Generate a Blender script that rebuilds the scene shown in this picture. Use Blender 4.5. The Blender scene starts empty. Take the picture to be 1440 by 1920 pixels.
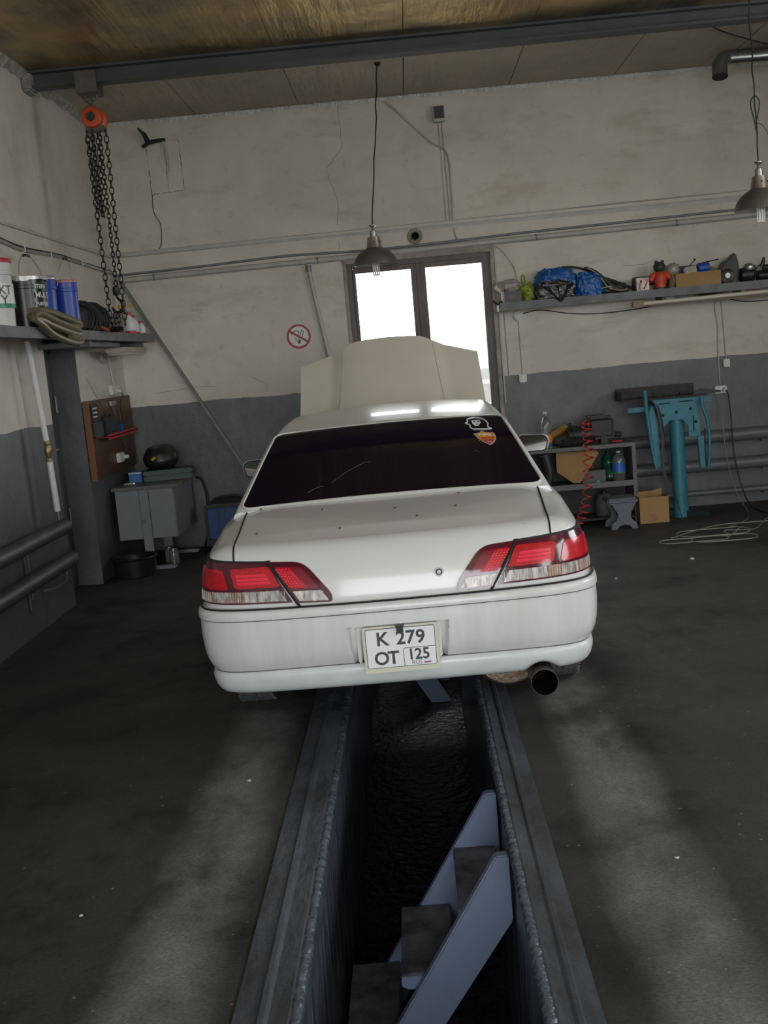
import bpy, bmesh, math, random
from mathutils import Vector, Matrix
random.seed(7)
R = math.radians
sc = bpy.context.scene
col = sc.collection
# ------------------------------------------------------------------ camera
cam_d = bpy.data.cameras.new('camera'); cam = bpy.data.objects.new('camera', cam_d); col.objects.link(cam)
cam_d.sensor_fit = 'VERTICAL'; cam_d.sensor_height = 36.0; cam_d.lens = 2050 / 1920 * 36
cam_d.clip_start = 0.05; cam_d.clip_end = 300
_r = Vector((0.99608588, 0.0192989, -0.08625816)); _d = Vector((-0.08253572, -0.14618913, -0.98580758)); _f = Vector((-0.031635, 0.98906839, -0.14402408))
cam.matrix_world = Matrix(((_r.x, -_d.x, -_f.x, 0), (_r.y, -_d.y, -_f.y, 0), (_r.z, -_d.z, -_f.z, 1.72), (0, 0, 0, 1)))
sc.camera = cam
# ------------------------------------------------------------------ sky, exposure
SKY = 4.6
wd = bpy.data.worlds.new('overcast_sky'); sc.world = wd; wd.use_nodes = True
_bg = wd.node_tree.nodes['Background']; _bg.inputs[0].default_value = (0.93, 0.97, 1.0, 1); _bg.inputs[1].default_value = SKY
sc.view_settings.view_transform = 'Standard'; sc.view_settings.look = 'None'
sc.view_settings.exposure = 0.82; sc.view_settings.gamma = 1.0; sc.view_settings.use_curve_mapping = False
sc.cycles.max_bounces = 10; sc.cycles.diffuse_bounces = 6; sc.cycles.glossy_bounces = 4; sc.cycles.transparent_max_bounces = 12
sc.cycles.sample_clamp_indirect = 6.0
def portal(name, loc, rot, sx, sy):
    l = bpy.data.lights.new(name, 'AREA'); l.shape = 'RECTANGLE'; l.size = sx; l.size_y = sy; l.cycles.is_portal = True
    o = bpy.data.objects.new(name, l); o.location = loc; o.rotation_euler = rot; col.objects.link(o)
XL, XR, YB, YG, ZC = -2.70, 5.0, 10.5, -5.0, 4.03          # left, right, back, gate wall, ceiling
GX0, GX1, GZ = -2.1, 3.1, 3.7                               # gate opening
portal('gate_daylight', ((GX0 + GX1) / 2, YG, GZ / 2), (R(90), 0, 0), GX1 - GX0, GZ)
portal('window_daylight', (0.18, YB + 0.1, 1.85), (R(-90), 0, 0), 1.25, 1.3)
SW = [(-3.4, -1.2), (0.6, 2.8), (4.6, 6.8)]                  # unseen windows added high in the right wall to even out the light
for _a, _b in SW:
    portal('added_side_daylight', (XR, (_a + _b) / 2, 2.7), (0, R(90), 0), 1.6, _b - _a)

# ------------------------------------------------------------------ materials
_M = {}
def N(nt, t, **k):
    n = nt.nodes.new(t)
    for a, v in k.items(): setattr(n, a, v)
    return n
def mat(name, c, rough=0.6, metal=0.0, var=0.0, scale=6.0, bump=0.0, bscale=40.0, c2=None, spec=0.5, coat=0.0, emit=None, alpha=None, trans=0.0, stretch=None):
    """principled with noise colour variation (between c and c2) and fine bump"""
    if name in _M: return _M[name]
    m = bpy.data.materials.new(name); m.use_nodes = True; nt = m.node_tree; b = nt.nodes['Principled BSDF']
    b.inputs['Base Color'].default_value = (*c, 1); b.inputs['Roughness'].default_value = rough; b.inputs['Metallic'].default_value = metal
    b.inputs['Specular IOR Level'].default_value = spec; b.inputs['Coat Weight'].default_value = coat; b.inputs['Coat Roughness'].default_value = 0.05
    b.inputs['Transmission Weight'].default_value = trans
    if emit: b.inputs['Emission Color'].default_value = (*c, 1); b.inputs['Emission Strength'].default_value = emit
    if alpha is not None: b.inputs['Alpha'].default_value = alpha
    tc = N(nt, 'ShaderNodeTexCoord'); src = tc.outputs['Object']
    if stretch:
        mp = N(nt, 'ShaderNodeMapping'); mp.inputs['Scale'].default_value = stretch; nt.links.new(src, mp.inputs[0]); src = mp.outputs[0]
    if var or c2:
        n = N(nt, 'ShaderNodeTexNoise'); n.inputs['Scale'].default_value = scale; n.inputs['Detail'].default_value = 6; n.inputs['Roughness'].default_value = 0.65
        nt.links.new(src, n.inputs['Vector'])
        rp = N(nt, 'ShaderNodeValToRGB'); k2 = c2 if c2 else tuple(x * (1 - var) for x in c)
        rp.color_ramp.elements[0].position = 0.35; rp.color_ramp.elements[1].position = 0.68
        rp.color_ramp.elements[0].color = (*k2, 1); rp.color_ramp.elements[1].color = (*c, 1)
        nt.links.new(n.outputs[0], rp.inputs[0]); nt.links.new(rp.outputs[0], b.inputs['Base Color'])
    if bump:
        n2 = N(nt, 'ShaderNodeTexNoise'); n2.inputs['Scale'].default_value = bscale; n2.inputs['Detail'].default_value = 5
        nt.links.new(src, n2.inputs['Vector'])
        bp = N(nt, 'ShaderNodeBump'); bp.inputs['Strength'].default_value = bump; bp.inputs['Distance'].default_value = 0.02
        nt.links.new(n2.outputs[0], bp.inputs['Height']); nt.links.new(bp.outputs[0], b.inputs['Normal'])
    _M[name] = m; return m

def wall_mat(name, white, white2, grey, grey2, zline):
    """whitewash above, grey oil paint below a hand-painted line, with stains"""
    m = bpy.data.materials.new(name); m.use_nodes = True; nt = m.node_tree; L = nt.links.new; b = nt.nodes['Principled BSDF']
    g = N(nt, 'ShaderNodeNewGeometry'); sp = N(nt, 'ShaderNodeSeparateXYZ'); L(g.outputs['Position'], sp.inputs[0])
    def noise(s, d=6, st=None, rough=0.65):
        n = N(nt, 'ShaderNodeTexNoise'); n.inputs['Scale'].default_value = s; n.inputs['Detail'].default_value = d; n.inputs['Roughness'].default_value = rough
        if st:
            mp = N(nt, 'ShaderNodeMapping'); mp.inputs['Scale'].default_value = st; L(g.outputs['Position'], mp.inputs[0]); L(mp.outputs[0], n.inputs[0])
        else: L(g.outputs['Position'], n.inputs[0])
        return n
    def ramp(src, p0, c0, p1, c1):
        r = N(nt, 'ShaderNodeValToRGB'); e = r.color_ramp.elements; e[0].position = p0; e[1].position = p1; e[0].color = (*c0, 1); e[1].color = (*c1, 1); L(src, r.inputs[0]); return r
    def mix(f, a, c, mode='MIX'):
        x = N(nt, 'ShaderNodeMix', data_type='RGBA', blend_type=mode)
        if isinstance(f, float): x.inputs[0].default_value = f
        else: L(f, x.inputs[0])
        L(a, x.inputs[6]); L(c, x.inputs[7]); return x.outputs[2]
    w = ramp(noise(1.3).outputs[0], 0.36, white2, 0.62, white)
    streak = ramp(noise(2.4, 5, (0.7, 0.7, 2.2)).outputs[0], 0.30, (0.74, 0.70, 0.64), 0.46, (1, 1, 1))
    fine = ramp(noise(9, 6, None, 0.75).outputs[0], 0.28, (0.80, 0.78, 0.74), 0.42, (1, 1, 1))
    wc = mix(1.0, mix(0.55, w.outputs[0], streak.outputs[0], 'MULTIPLY'), fine.outputs[0], 'MULTIPLY')
    gc = mix(1.0, ramp(noise(2.2).outputs[0], 0.35, grey2, 0.65, grey).outputs[0], ramp(noise(14, 5, (1, 1, .5)).outputs[0], 0.30, (0.78, 0.78, 0.78), 0.5, (1, 1, 1)).outputs[0], 'MULTIPLY')
    # wobbling paint edge
    wob = N(nt, 'ShaderNodeMath', operation='MULTIPLY_ADD'); L(noise(1.6, 8, (1, 1, 0.02)).outputs[0], wob.inputs[0]); wob.inputs[1].default_value = 0.06; wob.inputs[2].default_value = zline - 0.03
    lt = N(nt, 'ShaderNodeMath', operation='GREATER_THAN'); L(sp.outputs[2], lt.inputs[0]); L(wob.outputs[0], lt.inputs[1])
    c = mix(lt.outputs[0], gc, wc)
    L(c, b.inputs['Base Color'])
    rr = N(nt, 'ShaderNodeMapRange'); L(lt.outputs[0], rr.inputs[0]); rr.inputs[3].default_value = 0.42; rr.inputs[4].default_value = 0.9; L(rr.outputs[0], b.inputs['Roughness'])
    bp = N(nt, 'ShaderNodeBump'); bp.inputs['Strength'].default_value = 0.5; bp.inputs['Distance'].default_value = 0.012; L(noise(7, 8, None, .7).outputs[0], bp.inputs['Height']); L(bp.outputs[0], b.inputs['Normal'])
    return m

# ------------------------------------------------------------------ mesh helpers
ORG = {}
class MB:
    """collects shapes in world coordinates; build() links them as one mesh object"""
    def __init__(s): s.v = []; s.f = []; s.t = None
    def add(s, vs, fs):
        o = len(s.v)
        s.v += [(s.t @ Vector(v)) if s.t is not None else Vector(v) for v in vs]
        s.f += [tuple(i + o for i in f) for f in fs]; return s
    def box(s, x0, x1, y0, y1, z0, z1):
        vs = [(x, y, z) for x in (x0, x1) for y in (y0, y1) for z in (z0, z1)]
        return s.add(vs, [(0, 1, 3, 2), (4, 6, 7, 5), (0, 4, 5, 1), (2, 3, 7, 6), (0, 2, 6, 4), (1, 5, 7, 3)])
    def obox(s, c, size, rot):
        """box centred at c, euler rotation"""
        q = Matrix.Translation(c) @ rot.to_4x4() if not isinstance(rot, (tuple, list)) else Matrix.Translation(c) @ Matrix.Rotation(rot[2], 4, 'Z') @ Matrix.Rotation(rot[1], 4, 'Y') @ Matrix.Rotation(rot[0], 4, 'X')
        a, b, d = (k / 2 for k in size)
        vs = [q @ Vector((x, y, z)) for x in (-a, a) for y in (-b, b) for z in (-d, d)]
        return s.add(vs, [(0, 1, 3, 2), (4, 6, 7, 5), (0, 4, 5, 1), (2, 3, 7, 6), (0, 2, 6, 4), (1, 5, 7, 3)])
    def prism(s, poly, axis, d0, d1):
        """2-D outline extruded along an axis: 'X' takes (y,z), 'Y' takes (x,z), 'Z' takes (x,y)"""
        n = len(poly)
        def P(p, d): return {'X': (d, p[0], p[1]), 'Y': (p[0], d, p[1]), 'Z': (p[0], p[1], d)}[axis]
        vs = [P(p, d0) for p in poly] + [P(p, d1) for p in poly]
        return s.add(vs, [tuple(range(n)), tuple(range(2 * n - 1, n - 1, -1))] + [(i, (i + 1) % n, n + (i + 1) % n, n + i) for i in range(n)])
    def tube(s, pts, r, n=8, caps=True, closed=False):
        pts = [Vector(p) for p in pts]; m = len(pts)
        rs = r if isinstance(r, (list, tuple)) else [r] * m
        rings = []; u = None
        for i, p in enumerate(pts):
            a = pts[i - 1] if (i or closed) else p; b = pts[(i + 1) % m] if (i < m - 1 or closed) else p
            t = (b - a).normalized() if (b - a).length > 1e-9 else Vector((0, 0, 1))
            if u is None:
                u = t.cross(Vector((0, 0, 1)));  u = u if u.length > 1e-3 else t.cross(Vector((1, 0, 0)))
            u = (u - t * u.dot(t))
            if u.length < 1e-6: u = t.orthogonal()
            u.normalize(); w = t.cross(u)
            rings.append([p + (u * math.cos(2 * math.pi * k / n) + w * math.sin(2 * math.pi * k / n)) * rs[i] for k in range(n)])
        vs = [v for q in rings for v in q]; fs = []
        for i in range(m if closed else m - 1):
            j = (i + 1) % m
            fs += [(i * n + k, i * n + (k + 1) % n, j * n + (k + 1) % n, j * n + k) for k in range(n)]
        if caps and not closed: fs += [tuple(range(n - 1, -1, -1)), tuple((m - 1) * n + k for k in range(n))]
        return s.add(vs, fs)
    def cyl(s, p0, p1, r0, r1=None, n=20, caps=True): return s.tube([p0, p1], [r0, r0 if r1 is None else r1], n, caps)
    def lathe(s, prof, c=(0, 0, 0), n=24, axis='Z', caps=True):
        """profile of (radius, height) turned about an axis through c"""
        vs = []; m = len(prof)
        for r, h in prof:
            for k in range(n):
                a = 2 * math.pi * k / n; x, y = r * math.cos(a), r * math.sin(a)
                vs.append({'Z': (c[0] + x, c[1] + y, c[2] + h), 'Y': (c[0] + x, c[1] + h, c[2] + y), 'X': (c[0] + h, c[1] + x, c[2] + y)}[axis])
        fs = [(i * n + k, i * n + (k + 1) % n, (i + 1) * n + (k + 1) % n, (i + 1) * n + k) for i in range(m - 1) for k in range(n)]
        if caps: fs += [tuple(range(n - 1, -1, -1)), tuple((m - 1) * n + k for k in range(n))]
        return s.add(vs, fs)
    def grid(s, rows, close=False):
        """rows of points joined into quads"""
        n = len(rows[0]); vs = [p for r in rows for p in r]; fs = []
        for i in range(len(rows) - 1):
            for k in range(n if close else n - 1):
                fs.append((i * n + k, i * n + (k + 1) % n, (i + 1) * n + (k + 1) % n, (i + 1) * n + k))
        return s.add(vs, fs)
    def blob(s, c, rad, seed=0, amp=0.15, freq=2.5, nu=20, nv=12, flat=True, crease=0.0, boxy=1.0):
        """lumpy closed body (bags, bundles)"""
        from mathutils import noise
        vs = []; o = Vector((seed * 7.31, seed * 3.7, seed * 1.9))
        for i in range(nv + 1):
            th = math.pi * i / nv
            for k in range(nu):
                ph = 2 * math.pi * k / nu; d = Vector((math.sin(th) * math.cos(ph), math.sin(th) * math.sin(ph), math.cos(th)))
                q = 1 + amp * noise.noise(d * freq + o) * 2 + crease * abs(noise.noise(d * freq * 2.7 + o))
                e = Vector([math.copysign(abs(c_) ** boxy, c_) for c_ in d]); p = Vector((e.x * rad[0], e.y * rad[1], e.z * rad[2])) * q
                if flat and p.z < -rad[2] * 0.72: p.z = -rad[2] * 0.72
                vs.append(Vector(c) + p)
        fs = [(i * nu + k, i * nu + (k + 1) % nu, (i + 1) * nu + (k + 1) % nu, (i + 1) * nu + k) for i in range(nv) for k in range(nu)]
        return s.add(vs, fs)
    def build(s, name, m, parent=None, smooth=35, bevel=0.0, seg=2, struct=False, label=None, cat=None, group=None, org=None, kind=None, fix=True):
        bm = bmesh.new(); vv = [bm.verts.new(v) for v in s.v]
        for f in s.f:
            if len(set(f)) > 2:
                try: bm.faces.new([vv[i] for i in f])
                except ValueError: pass
        bmesh.ops.remove_doubles(bm, verts=bm.verts, dist=1e-5)
        if fix: bmesh.ops.recalc_face_normals(bm, faces=bm.faces)
        if bevel:
            es = [e for e in bm.edges if len(e.link_faces) == 2 and e.calc_face_angle(0) > 0.5]
            bmesh.ops.bevel(bm, geom=es, offset=bevel, segments=seg, affect='EDGES', clamp_overlap=True)
        if parent is not None: o0 = ORG[parent.name]
        elif struct: o0 = Vector((0, 0, 0))
        else:
            xs = [v.co for v in bm.verts]; lo = [min(c[i] for c in xs) for i in range(3)]; hi = [max(c[i] for c in xs) for i in range(3)]
            o0 = Vector(((lo[0] + hi[0]) / 2, (lo[1] + hi[1]) / 2, lo[2])) if org is None else Vector(org)
        for v in bm.verts: v.co -= o0
        me = bpy.data.meshes.new(name); bm.to_mesh(me); bm.free()
        if smooth:
            me.shade_smooth(); me.set_sharp_from_angle(angle=R(smooth))
        o = bpy.data.objects.new(name, me); col.objects.link(o)
        if m is not None: me.materials.append(m)
        if parent is not None: o.parent = parent
        else: o.location = o0
        ORG[o.name] = o0
        if struct: o['kind'] = 'structure'
        if kind: o['kind'] = kind
        if label: o['label'] = label
        if cat: o['category'] = cat
        if group: o['group'] = group
        return o
def thing(name, label, cat, loc, group=None):
    o = bpy.data.objects.new(name, None); col.objects.link(o); o.location = loc; o.empty_display_size = 0.1
    o['label'] = label; o['category'] = cat
    if group: o['group'] = group
    ORG[o.name] = Vector(loc); return o
def copy_thing(root, loc, label, rz=0.0, group=None, s=1.0):
    r = root.copy(); col.objects.link(r); r.location = loc; r.rotation_euler = (0, 0, rz); r['label'] = label; r.scale = (s, s, s)
    if group: r['group'] = group
    ORG[r.name] = Vector(loc)
    for ch in [o for o in bpy.data.objects if o.parent == root]:
        c = ch.copy(); col.objects.link(c); c.parent = r; ORG[c.name] = Vector(loc)
        for g in [o for o in bpy.data.objects if o.parent == ch]:
            d = g.copy(); col.objects.link(d); d.parent = c; ORG[d.name] = Vector(loc)
    return r
def text_mb(body, size, fn, depth=0.0, align='LEFT', font_scale_x=1.0, bold=0.0):
    """lettering as mesh: built-in font turned to faces, then mapped by fn(x, y, d)"""
    cu = bpy.data.curves.new('lettering', 'FONT'); cu.body = body; cu.size = size; cu.align_x = align; cu.resolution_u = 3; cu.offset = bold; cu.extrude = depth
    ob = bpy.data.objects.new('lettering', cu); col.objects.link(ob)
    dg = bpy.context.evaluated_depsgraph_get(); me = bpy.data.meshes.new_from_object(ob.evaluated_get(dg))
    mb = MB(); mb.add([fn(v.co.x * font_scale_x, v.co.y, v.co.z) for v in me.vertices], [tuple(p.vertices) for p in me.polygons])
    bpy.data.objects.remove(ob); bpy.data.curves.remove(cu); bpy.data.meshes.remove(me); return mb
def spline(ctrl, n=8, closed=False):
    """Catmull-Rom through control points"""
    P = [Vector(p) for p in ctrl]; out = []; m = len(P)
    for i in range(m if closed else m - 1):
        if closed: a, b, c, d = P[i - 1], P[i], P[(i + 1) % m], P[(i + 2) % m]
        else: a, b, c, d = P[max(i - 1, 0)], P[i], P[i + 1], P[min(i + 2, m - 1)]
        for k in range(n):
            t = k / n
            out.append(0.5 * ((2 * b) + (c - a) * t + (2 * a - 5 * b + 4 * c - d) * t * t + (3 * b - a - 3 * c + d) * t ** 3))
    if not closed: out.append(P[-1])
    return out
def lerp(a, b, t): return a + (b - a) * t
def interp(tab, x):
    if x <= tab[0][0]: return tab[0][1]
    for (x0, y0), (x1, y1) in zip(tab, tab[1:]):
        if x <= x1: return lerp(y0, y1, (x - x0) / (x1 - x0))
    return tab[-1][1]
def arc_poly(pts, rads, n=5):
    """round the corners of an outline"""
    out = []; m = len(pts)
    for i, p in enumerate(pts):
        r = rads[i] if isinstance(rads, (list, tuple)) else rads
        P = Vector(p); A = Vector(pts[i - 1]); B = Vector(pts[(i + 1) % m])
        if r <= 0: out.append((P.x, P.y)); continue
        u = (A - P).normalized(); w = (B - P).normalized(); s = min(r, (A - P).length * .49, (B - P).length * .49)
        for k in range(n + 1):
            t = k / n; q = (P + u * s) * (1 - t) ** 2 + P * 2 * t * (1 - t) + (P + w * s) * t * t; out.append((q.x, q.y))
    return out
# ================================================================== THE ROOM
WHITE = wall_mat('whitewash_back', (0.66, 0.62, 0.545), (0.565, 0.525, 0.455), (0.138, 0.139, 0.144), (0.100, 0.102, 0.107), 1.405)
WHITEL = wall_mat('whitewash_left', (0.62, 0.575, 0.515), (0.50, 0.46, 0.405), (0.105, 0.112, 0.117), (0.08, 0.085, 0.09), 1.405)
def floor_mat():
    m = bpy.data.materials.new('oily_concrete'); m.use_nodes = True; nt = m.node_tree; L = nt.links.new; b = nt.nodes['Principled BSDF']
    g = N(nt, 'ShaderNodeNewGeometry'); sp = N(nt, 'ShaderNodeSeparateXYZ'); L(g.outputs['Position'], sp.inputs[0])
    def noise(s, d=6, st=None, rough=.65):
        n = N(nt, 'ShaderNodeTexNoise'); n.inputs['Scale'].default_value = s; n.inputs['Detail'].default_value = d; n.inputs['Roughness'].default_value = rough
        if st:
            mp = N(nt, 'ShaderNodeMapping'); mp.inputs['Scale'].default_value = st; L(g.outputs['Position'], mp.inputs[0]); L(mp.outputs[0], n.inputs[0])
        else: L(g.outputs['Position'], n.inputs[0])
        return n.outputs[0]
    def ramp(src, *st):
        r = N(nt, 'ShaderNodeValToRGB'); e = r.color_ramp.elements
        while len(e) < len(st): e.new(0.5)
        for k, (p, c) in enumerate(st): e[k].position = p; e[k].color = (*c, 1) if isinstance(c, tuple) else (c, c, c, 1)
        L(src, r.inputs[0]); return r.outputs[0]
    def math_(op, a, c=None, d=None):
        x = N(nt, 'ShaderNodeMath', operation=op)
        for k, q in enumerate((a, c, d)):
            if q is None: continue
            if isinstance(q, (int, float)): x.inputs[k].default_value = q
            else: L(q, x.inputs[k])
        return x.outputs[0]
    def mix(f, a, c, mode='MIX'):
        x = N(nt, 'ShaderNodeMix', data_type='RGBA', blend_type=mode)
        L(f, x.inputs[0]) if not isinstance(f, float) else setattr(x.inputs[0], 'default_value', f)
        L(a, x.inputs[6]); L(c, x.inputs[7]); return x.outputs[2]
    base = ramp(noise(1.1, 8, (1, .6, 1)), (.3, (.038, .035, .030)), (.7, (.074, .069, .061)))
    # pale dust pressed into the two wheel tracks beside the pit
    xw = math_('MULTIPLY_ADD', noise(.9, 4), .22, -.11); x = math_('ADD', sp.outputs[0], xw)
    tl = math_('ABSOLUTE', math_('ADD', x, .83)); tr = math_('ABSOLUTE', math_('ADD', x, -.66)); d = math_('MINIMUM', tl, tr)
    tr_ = ramp(d, (.07, 1.0), (.19, 0.0)); ends = ramp(math_('MULTIPLY', sp.outputs[1], .1), (.50, 1.0), (.62, 0.0))
    patch = ramp(noise(2.2, 6), (.30, .45), (.55, 1.0))
    k = math_('MULTIPLY', math_('MULTIPLY', tr_, ends), patch)
    dust = ramp(noise(9, 6), (.3, (.20, .195, .18)), (.7, (.29, .285, .265)))
    c = mix(math_('MULTIPLY', k, .85), base, dust)
    # greasy dark blotches and pale grit
    blot = ramp(noise(1.9, 6, (1, .7, 1)), (.36, .45), (.50, 1.0)); c = mix(1.0, c, blot, 'MULTIPLY')
    vo = N(nt, 'ShaderNodeTexVoronoi'); vo.inputs['Scale'].default_value = 14; L(g.outputs['Position'], vo.inputs['Vector'])
    grit = ramp(vo.outputs['Distance'], (.05, 1.0), (.085, 0.0)); gr2 = ramp(noise(3.1, 3), (.44, 0.0), (.56, 1.0))
    gm = N(nt, 'ShaderNodeRGB'); gm.outputs[0].default_value = (.30, .27, .22, 1)
    c = mix(math_('MULTIPLY', grit, gr2), c, gm.outputs[0])
    c = mix(1.0, c, ramp(noise(75, 4, (1, 1.6, 1), .8), (.36, .62), (.52, 1.0), (.70, 1.35)), 'MULTIPLY')
    L(c, b.inputs['Base Color'])
    L(ramp(noise(2.6, 5), (.35, .50), (.65, .78)), b.inputs['Roughness']); b.inputs['Specular IOR Level'].default_value = 0.35
    bp = N(nt, 'ShaderNodeBump'); bp.inputs['Strength'].default_value = .55; bp.inputs['Distance'].default_value = .01
    L(noise(28, 8, None, .75), bp.inputs['Height']); L(bp.outputs[0], b.inputs['Normal'])
    return m
FLOOR = floor_mat()
PX0, PX1, PY0, PY1, PZ = -0.44, 0.235, 0.3, 9.2, -1.03      # service pit
mb = MB()
for a, b, c, d in ((-3.3, PX0, YG, YB + .3), (PX1, XR + .3, YG, YB + .3), (PX0, PX1, YG, PY0), (PX0, PX1, PY1, YB + .3)):
    mb.box(a, b, c, d, -0.16, 0)
mb.build('floor', FLOOR, struct=True, smooth=0, label='dark oily concrete floor with pale dusty wheel tracks')
PITST = mat('pit_steel', (.085, .10, .125), .42, .35, var=.55, scale=5, bump=.35, bscale=22, stretch=(1, .35, 3), c2=(.03, .034, .04))
PITD = mat('pit_wall_paint', (.150, .182, .240), .26, .1, scale=11, bump=.5, bscale=16, stretch=(1, 1.6, .25), c2=(.034, .040, .052))
def wet_mat():
    m = mat('pit_floor_wet', (.034, .032, .030), .22, 0, c2=(.010, .010, .010), scale=5, bump=1.0, bscale=20, spec=.7); return m
MB().prism([(PX0, 0), (PX0 - .14, 0), (PX0 - .14, PZ - .1), (PX0 - .03, PZ - .1)], 'Y', PY0, PY1).build('wall_pit_left', PITD, struct=True, smooth=0, label='dark scratched steel lining on the left side of the pit')
MB().prism([(PX1, 0), (PX1 + .12, 0), (PX1 + .12, PZ - .1), (PX1 - .03, PZ - .1)], 'Y', PY0, PY1).build('wall_pit_right', PITD, struct=True, smooth=0, label='dark scratched steel lining on the right side of the pit')
MB().box(PX0 - .1, PX1 + .1, PY1, PY1 + .12, PZ - .1, -.16).build('wall_pit_far', PITD, struct=True, smooth=0, label='far end wall of the pit under the car')
MB().box(PX0 - .1, PX1 + .1, PY0 - .12, PY0, PZ - .1, -.16).build('wall_pit_near', PITD, struct=True, smooth=0, label='near end wall of the pit')
MB().box(PX0 - .1, PX1 + .1, PY0, PY1, PZ - .1, PZ).build('floor_pit', wet_mat(), struct=True, smooth=0, label='wet black floor of the pit')
# steel edging along both sides of the pit, with a lengthwise rib and a rough weld bead
RIM = mat('pit_rim_paint', (.118, .145, .185), .40, .25, scale=5, bump=.5, bscale=30, stretch=(1, .4, 1), c2=(.052, .058, .064))
BEAD = mat('weld_bead_steel', (.20, .245, .31), .26, .45, var=.5, scale=30, bump=.5, bscale=45)
for side, xi, xo in ((0, PX0, -.605), (1, PX1, .365)):
    s = -1 if side == 0 else 1
    P = [(xi - s * .012, -.10), (xi - s * .012, .010), (xi + s * .012, .020), (lerp(xi, xo, .40), .013), (lerp(xi, xo, .47), .020), (lerp(xi, xo, .56), .021), (lerp(xi, xo, .62), .010), (xo, .006), (xo, -.02), (xi + s * .02, -.02), (xi + s * .02, -.10)]
    t = MB().prism(P, 'Y', PY0, PY1).build('trim_%d' % (side + 1), RIM, struct=True, smooth=25, label='grey steel edging along the %s side of the pit' % ('left' if side == 0 else 'right'))
    rnd = random.Random(3 + side); pts = []; rs = []
    y = PY0
    while y < PY1:
        pts.append((xi - s * (.006 + rnd.uniform(-.002, .002)), y, .004 + rnd.uniform(-.002, .0025))); rs.append(.0185 + rnd.uniform(-.0011, .0014)); y += rnd.uniform(.010, .018)
    MB().tube(pts, rs, 7).build('weld_bead', BEAD, parent=t, smooth=60)

# ---- back wall with window opening
WX0, WX1, WZ0, WZ1 = -0.49, 0.86, 1.02, 2.57
mb = MB(); T = .22
for a, b, c, d in ((XL - .3, WX0, 0, ZC + .1), (WX1, XR + .3, 0, ZC + .1), (WX0, WX1, 0, WZ0), (WX0, WX1, WZ1, ZC + .1)): mb.box(a, b, YB, YB + T, c, d)
wall_back = mb.build('wall_back', WHITE, struct=True, smooth=0, label='whitewashed back wall with grey painted lower part')
# ---- left wall with doorway
DY0, DY1, DZ = 8.22, 8.99, 2.06
mb = MB(); TL = .26
for a, b, c, d in ((YG, DY0, 0, ZC + .1), (DY1, YB, 0, ZC + .1), (DY0, DY1, DZ, ZC + .1)): mb.box(XL - TL, XL, a, b, c, d)
wall_left = mb.build('wall_left', WHITEL, struct=True, smooth=0, label='stained whitewashed left wall with grey lower part')
MB().box(XL - TL - .5, XL - TL - .4, DY0 - .3, DY1 + .3, 0, DZ + .2).build('wall_passage', WHITEL, struct=True, smooth=0, label='wall of the dark passage behind the left door')
DOORG = mat('door_grey_paint', (.085, .09, .094), .5, 0, var=.3, scale=5, bump=.15)
dr = MB().box(XL - .245, XL - .20, DY0 + .0, DY1 - .0, 0.005, DZ - .0).build('door_1', DOORG, struct=True, bevel=.004, label='grey painted steel door in the left wall')
for z in (.60, 1.53):
    MB().cyl((XL - .19, DY1 - .045, z - .07), (XL - .19, DY1 - .045, z + .07), .013, n=10).build('hinge', mat('hinge_steel', (.16, .165, .17), .4, .6), parent=dr)
# jamb lining painted grey to full height
MB().box(XL - TL, XL + .004, DY1 - .006, DY1 + .002, 0, DZ).build('trim_3', mat('jamb_grey', (.125, .132, .137), .5, 0, var=.3, scale=4, bump=.3, bscale=12), struct=True, smooth=0, label='grey painted door jamb')
# ---- right wall with the added high windows, gate wall behind the photographer
mb = MB(); ys = [YG] + [q for w in SW for q in w] + [YB]
for i in range(0, len(ys), 2): mb.box(XR, XR + .2, ys[i], ys[i + 1], 0, ZC + .1)
for a, b in SW: mb.box(XR, XR + .2, a, b, 0, 1.9); mb.box(XR, XR + .2, a, b, 3.5, ZC + .1)
mb.build('wall_right', WHITE, struct=True, smooth=0, label='whitewashed right wall')
mb = MB()
for a, b, c, d in ((XL - .3, GX0, 0, ZC + .1), (GX1, XR + .3, 0, ZC + .1), (GX0, GX1, GZ, ZC + .1)): mb.box(a, b, YG - .2, YG, c, d)
mb.build('wall_front', WHITE, struct=True, smooth=0, label='front wall around the open gate')
# ---- outside
MB().box(-60, 60, YB + T, 90, -.4, -.3).box(-60, 60, -60, YG - .2, -.2, -.1).build('ground', mat('outside_ground', (.42, .40, .36), .9, 0, var=.3, scale=.4), struct=True, smooth=0, label='pale ground outside the building')
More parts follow.
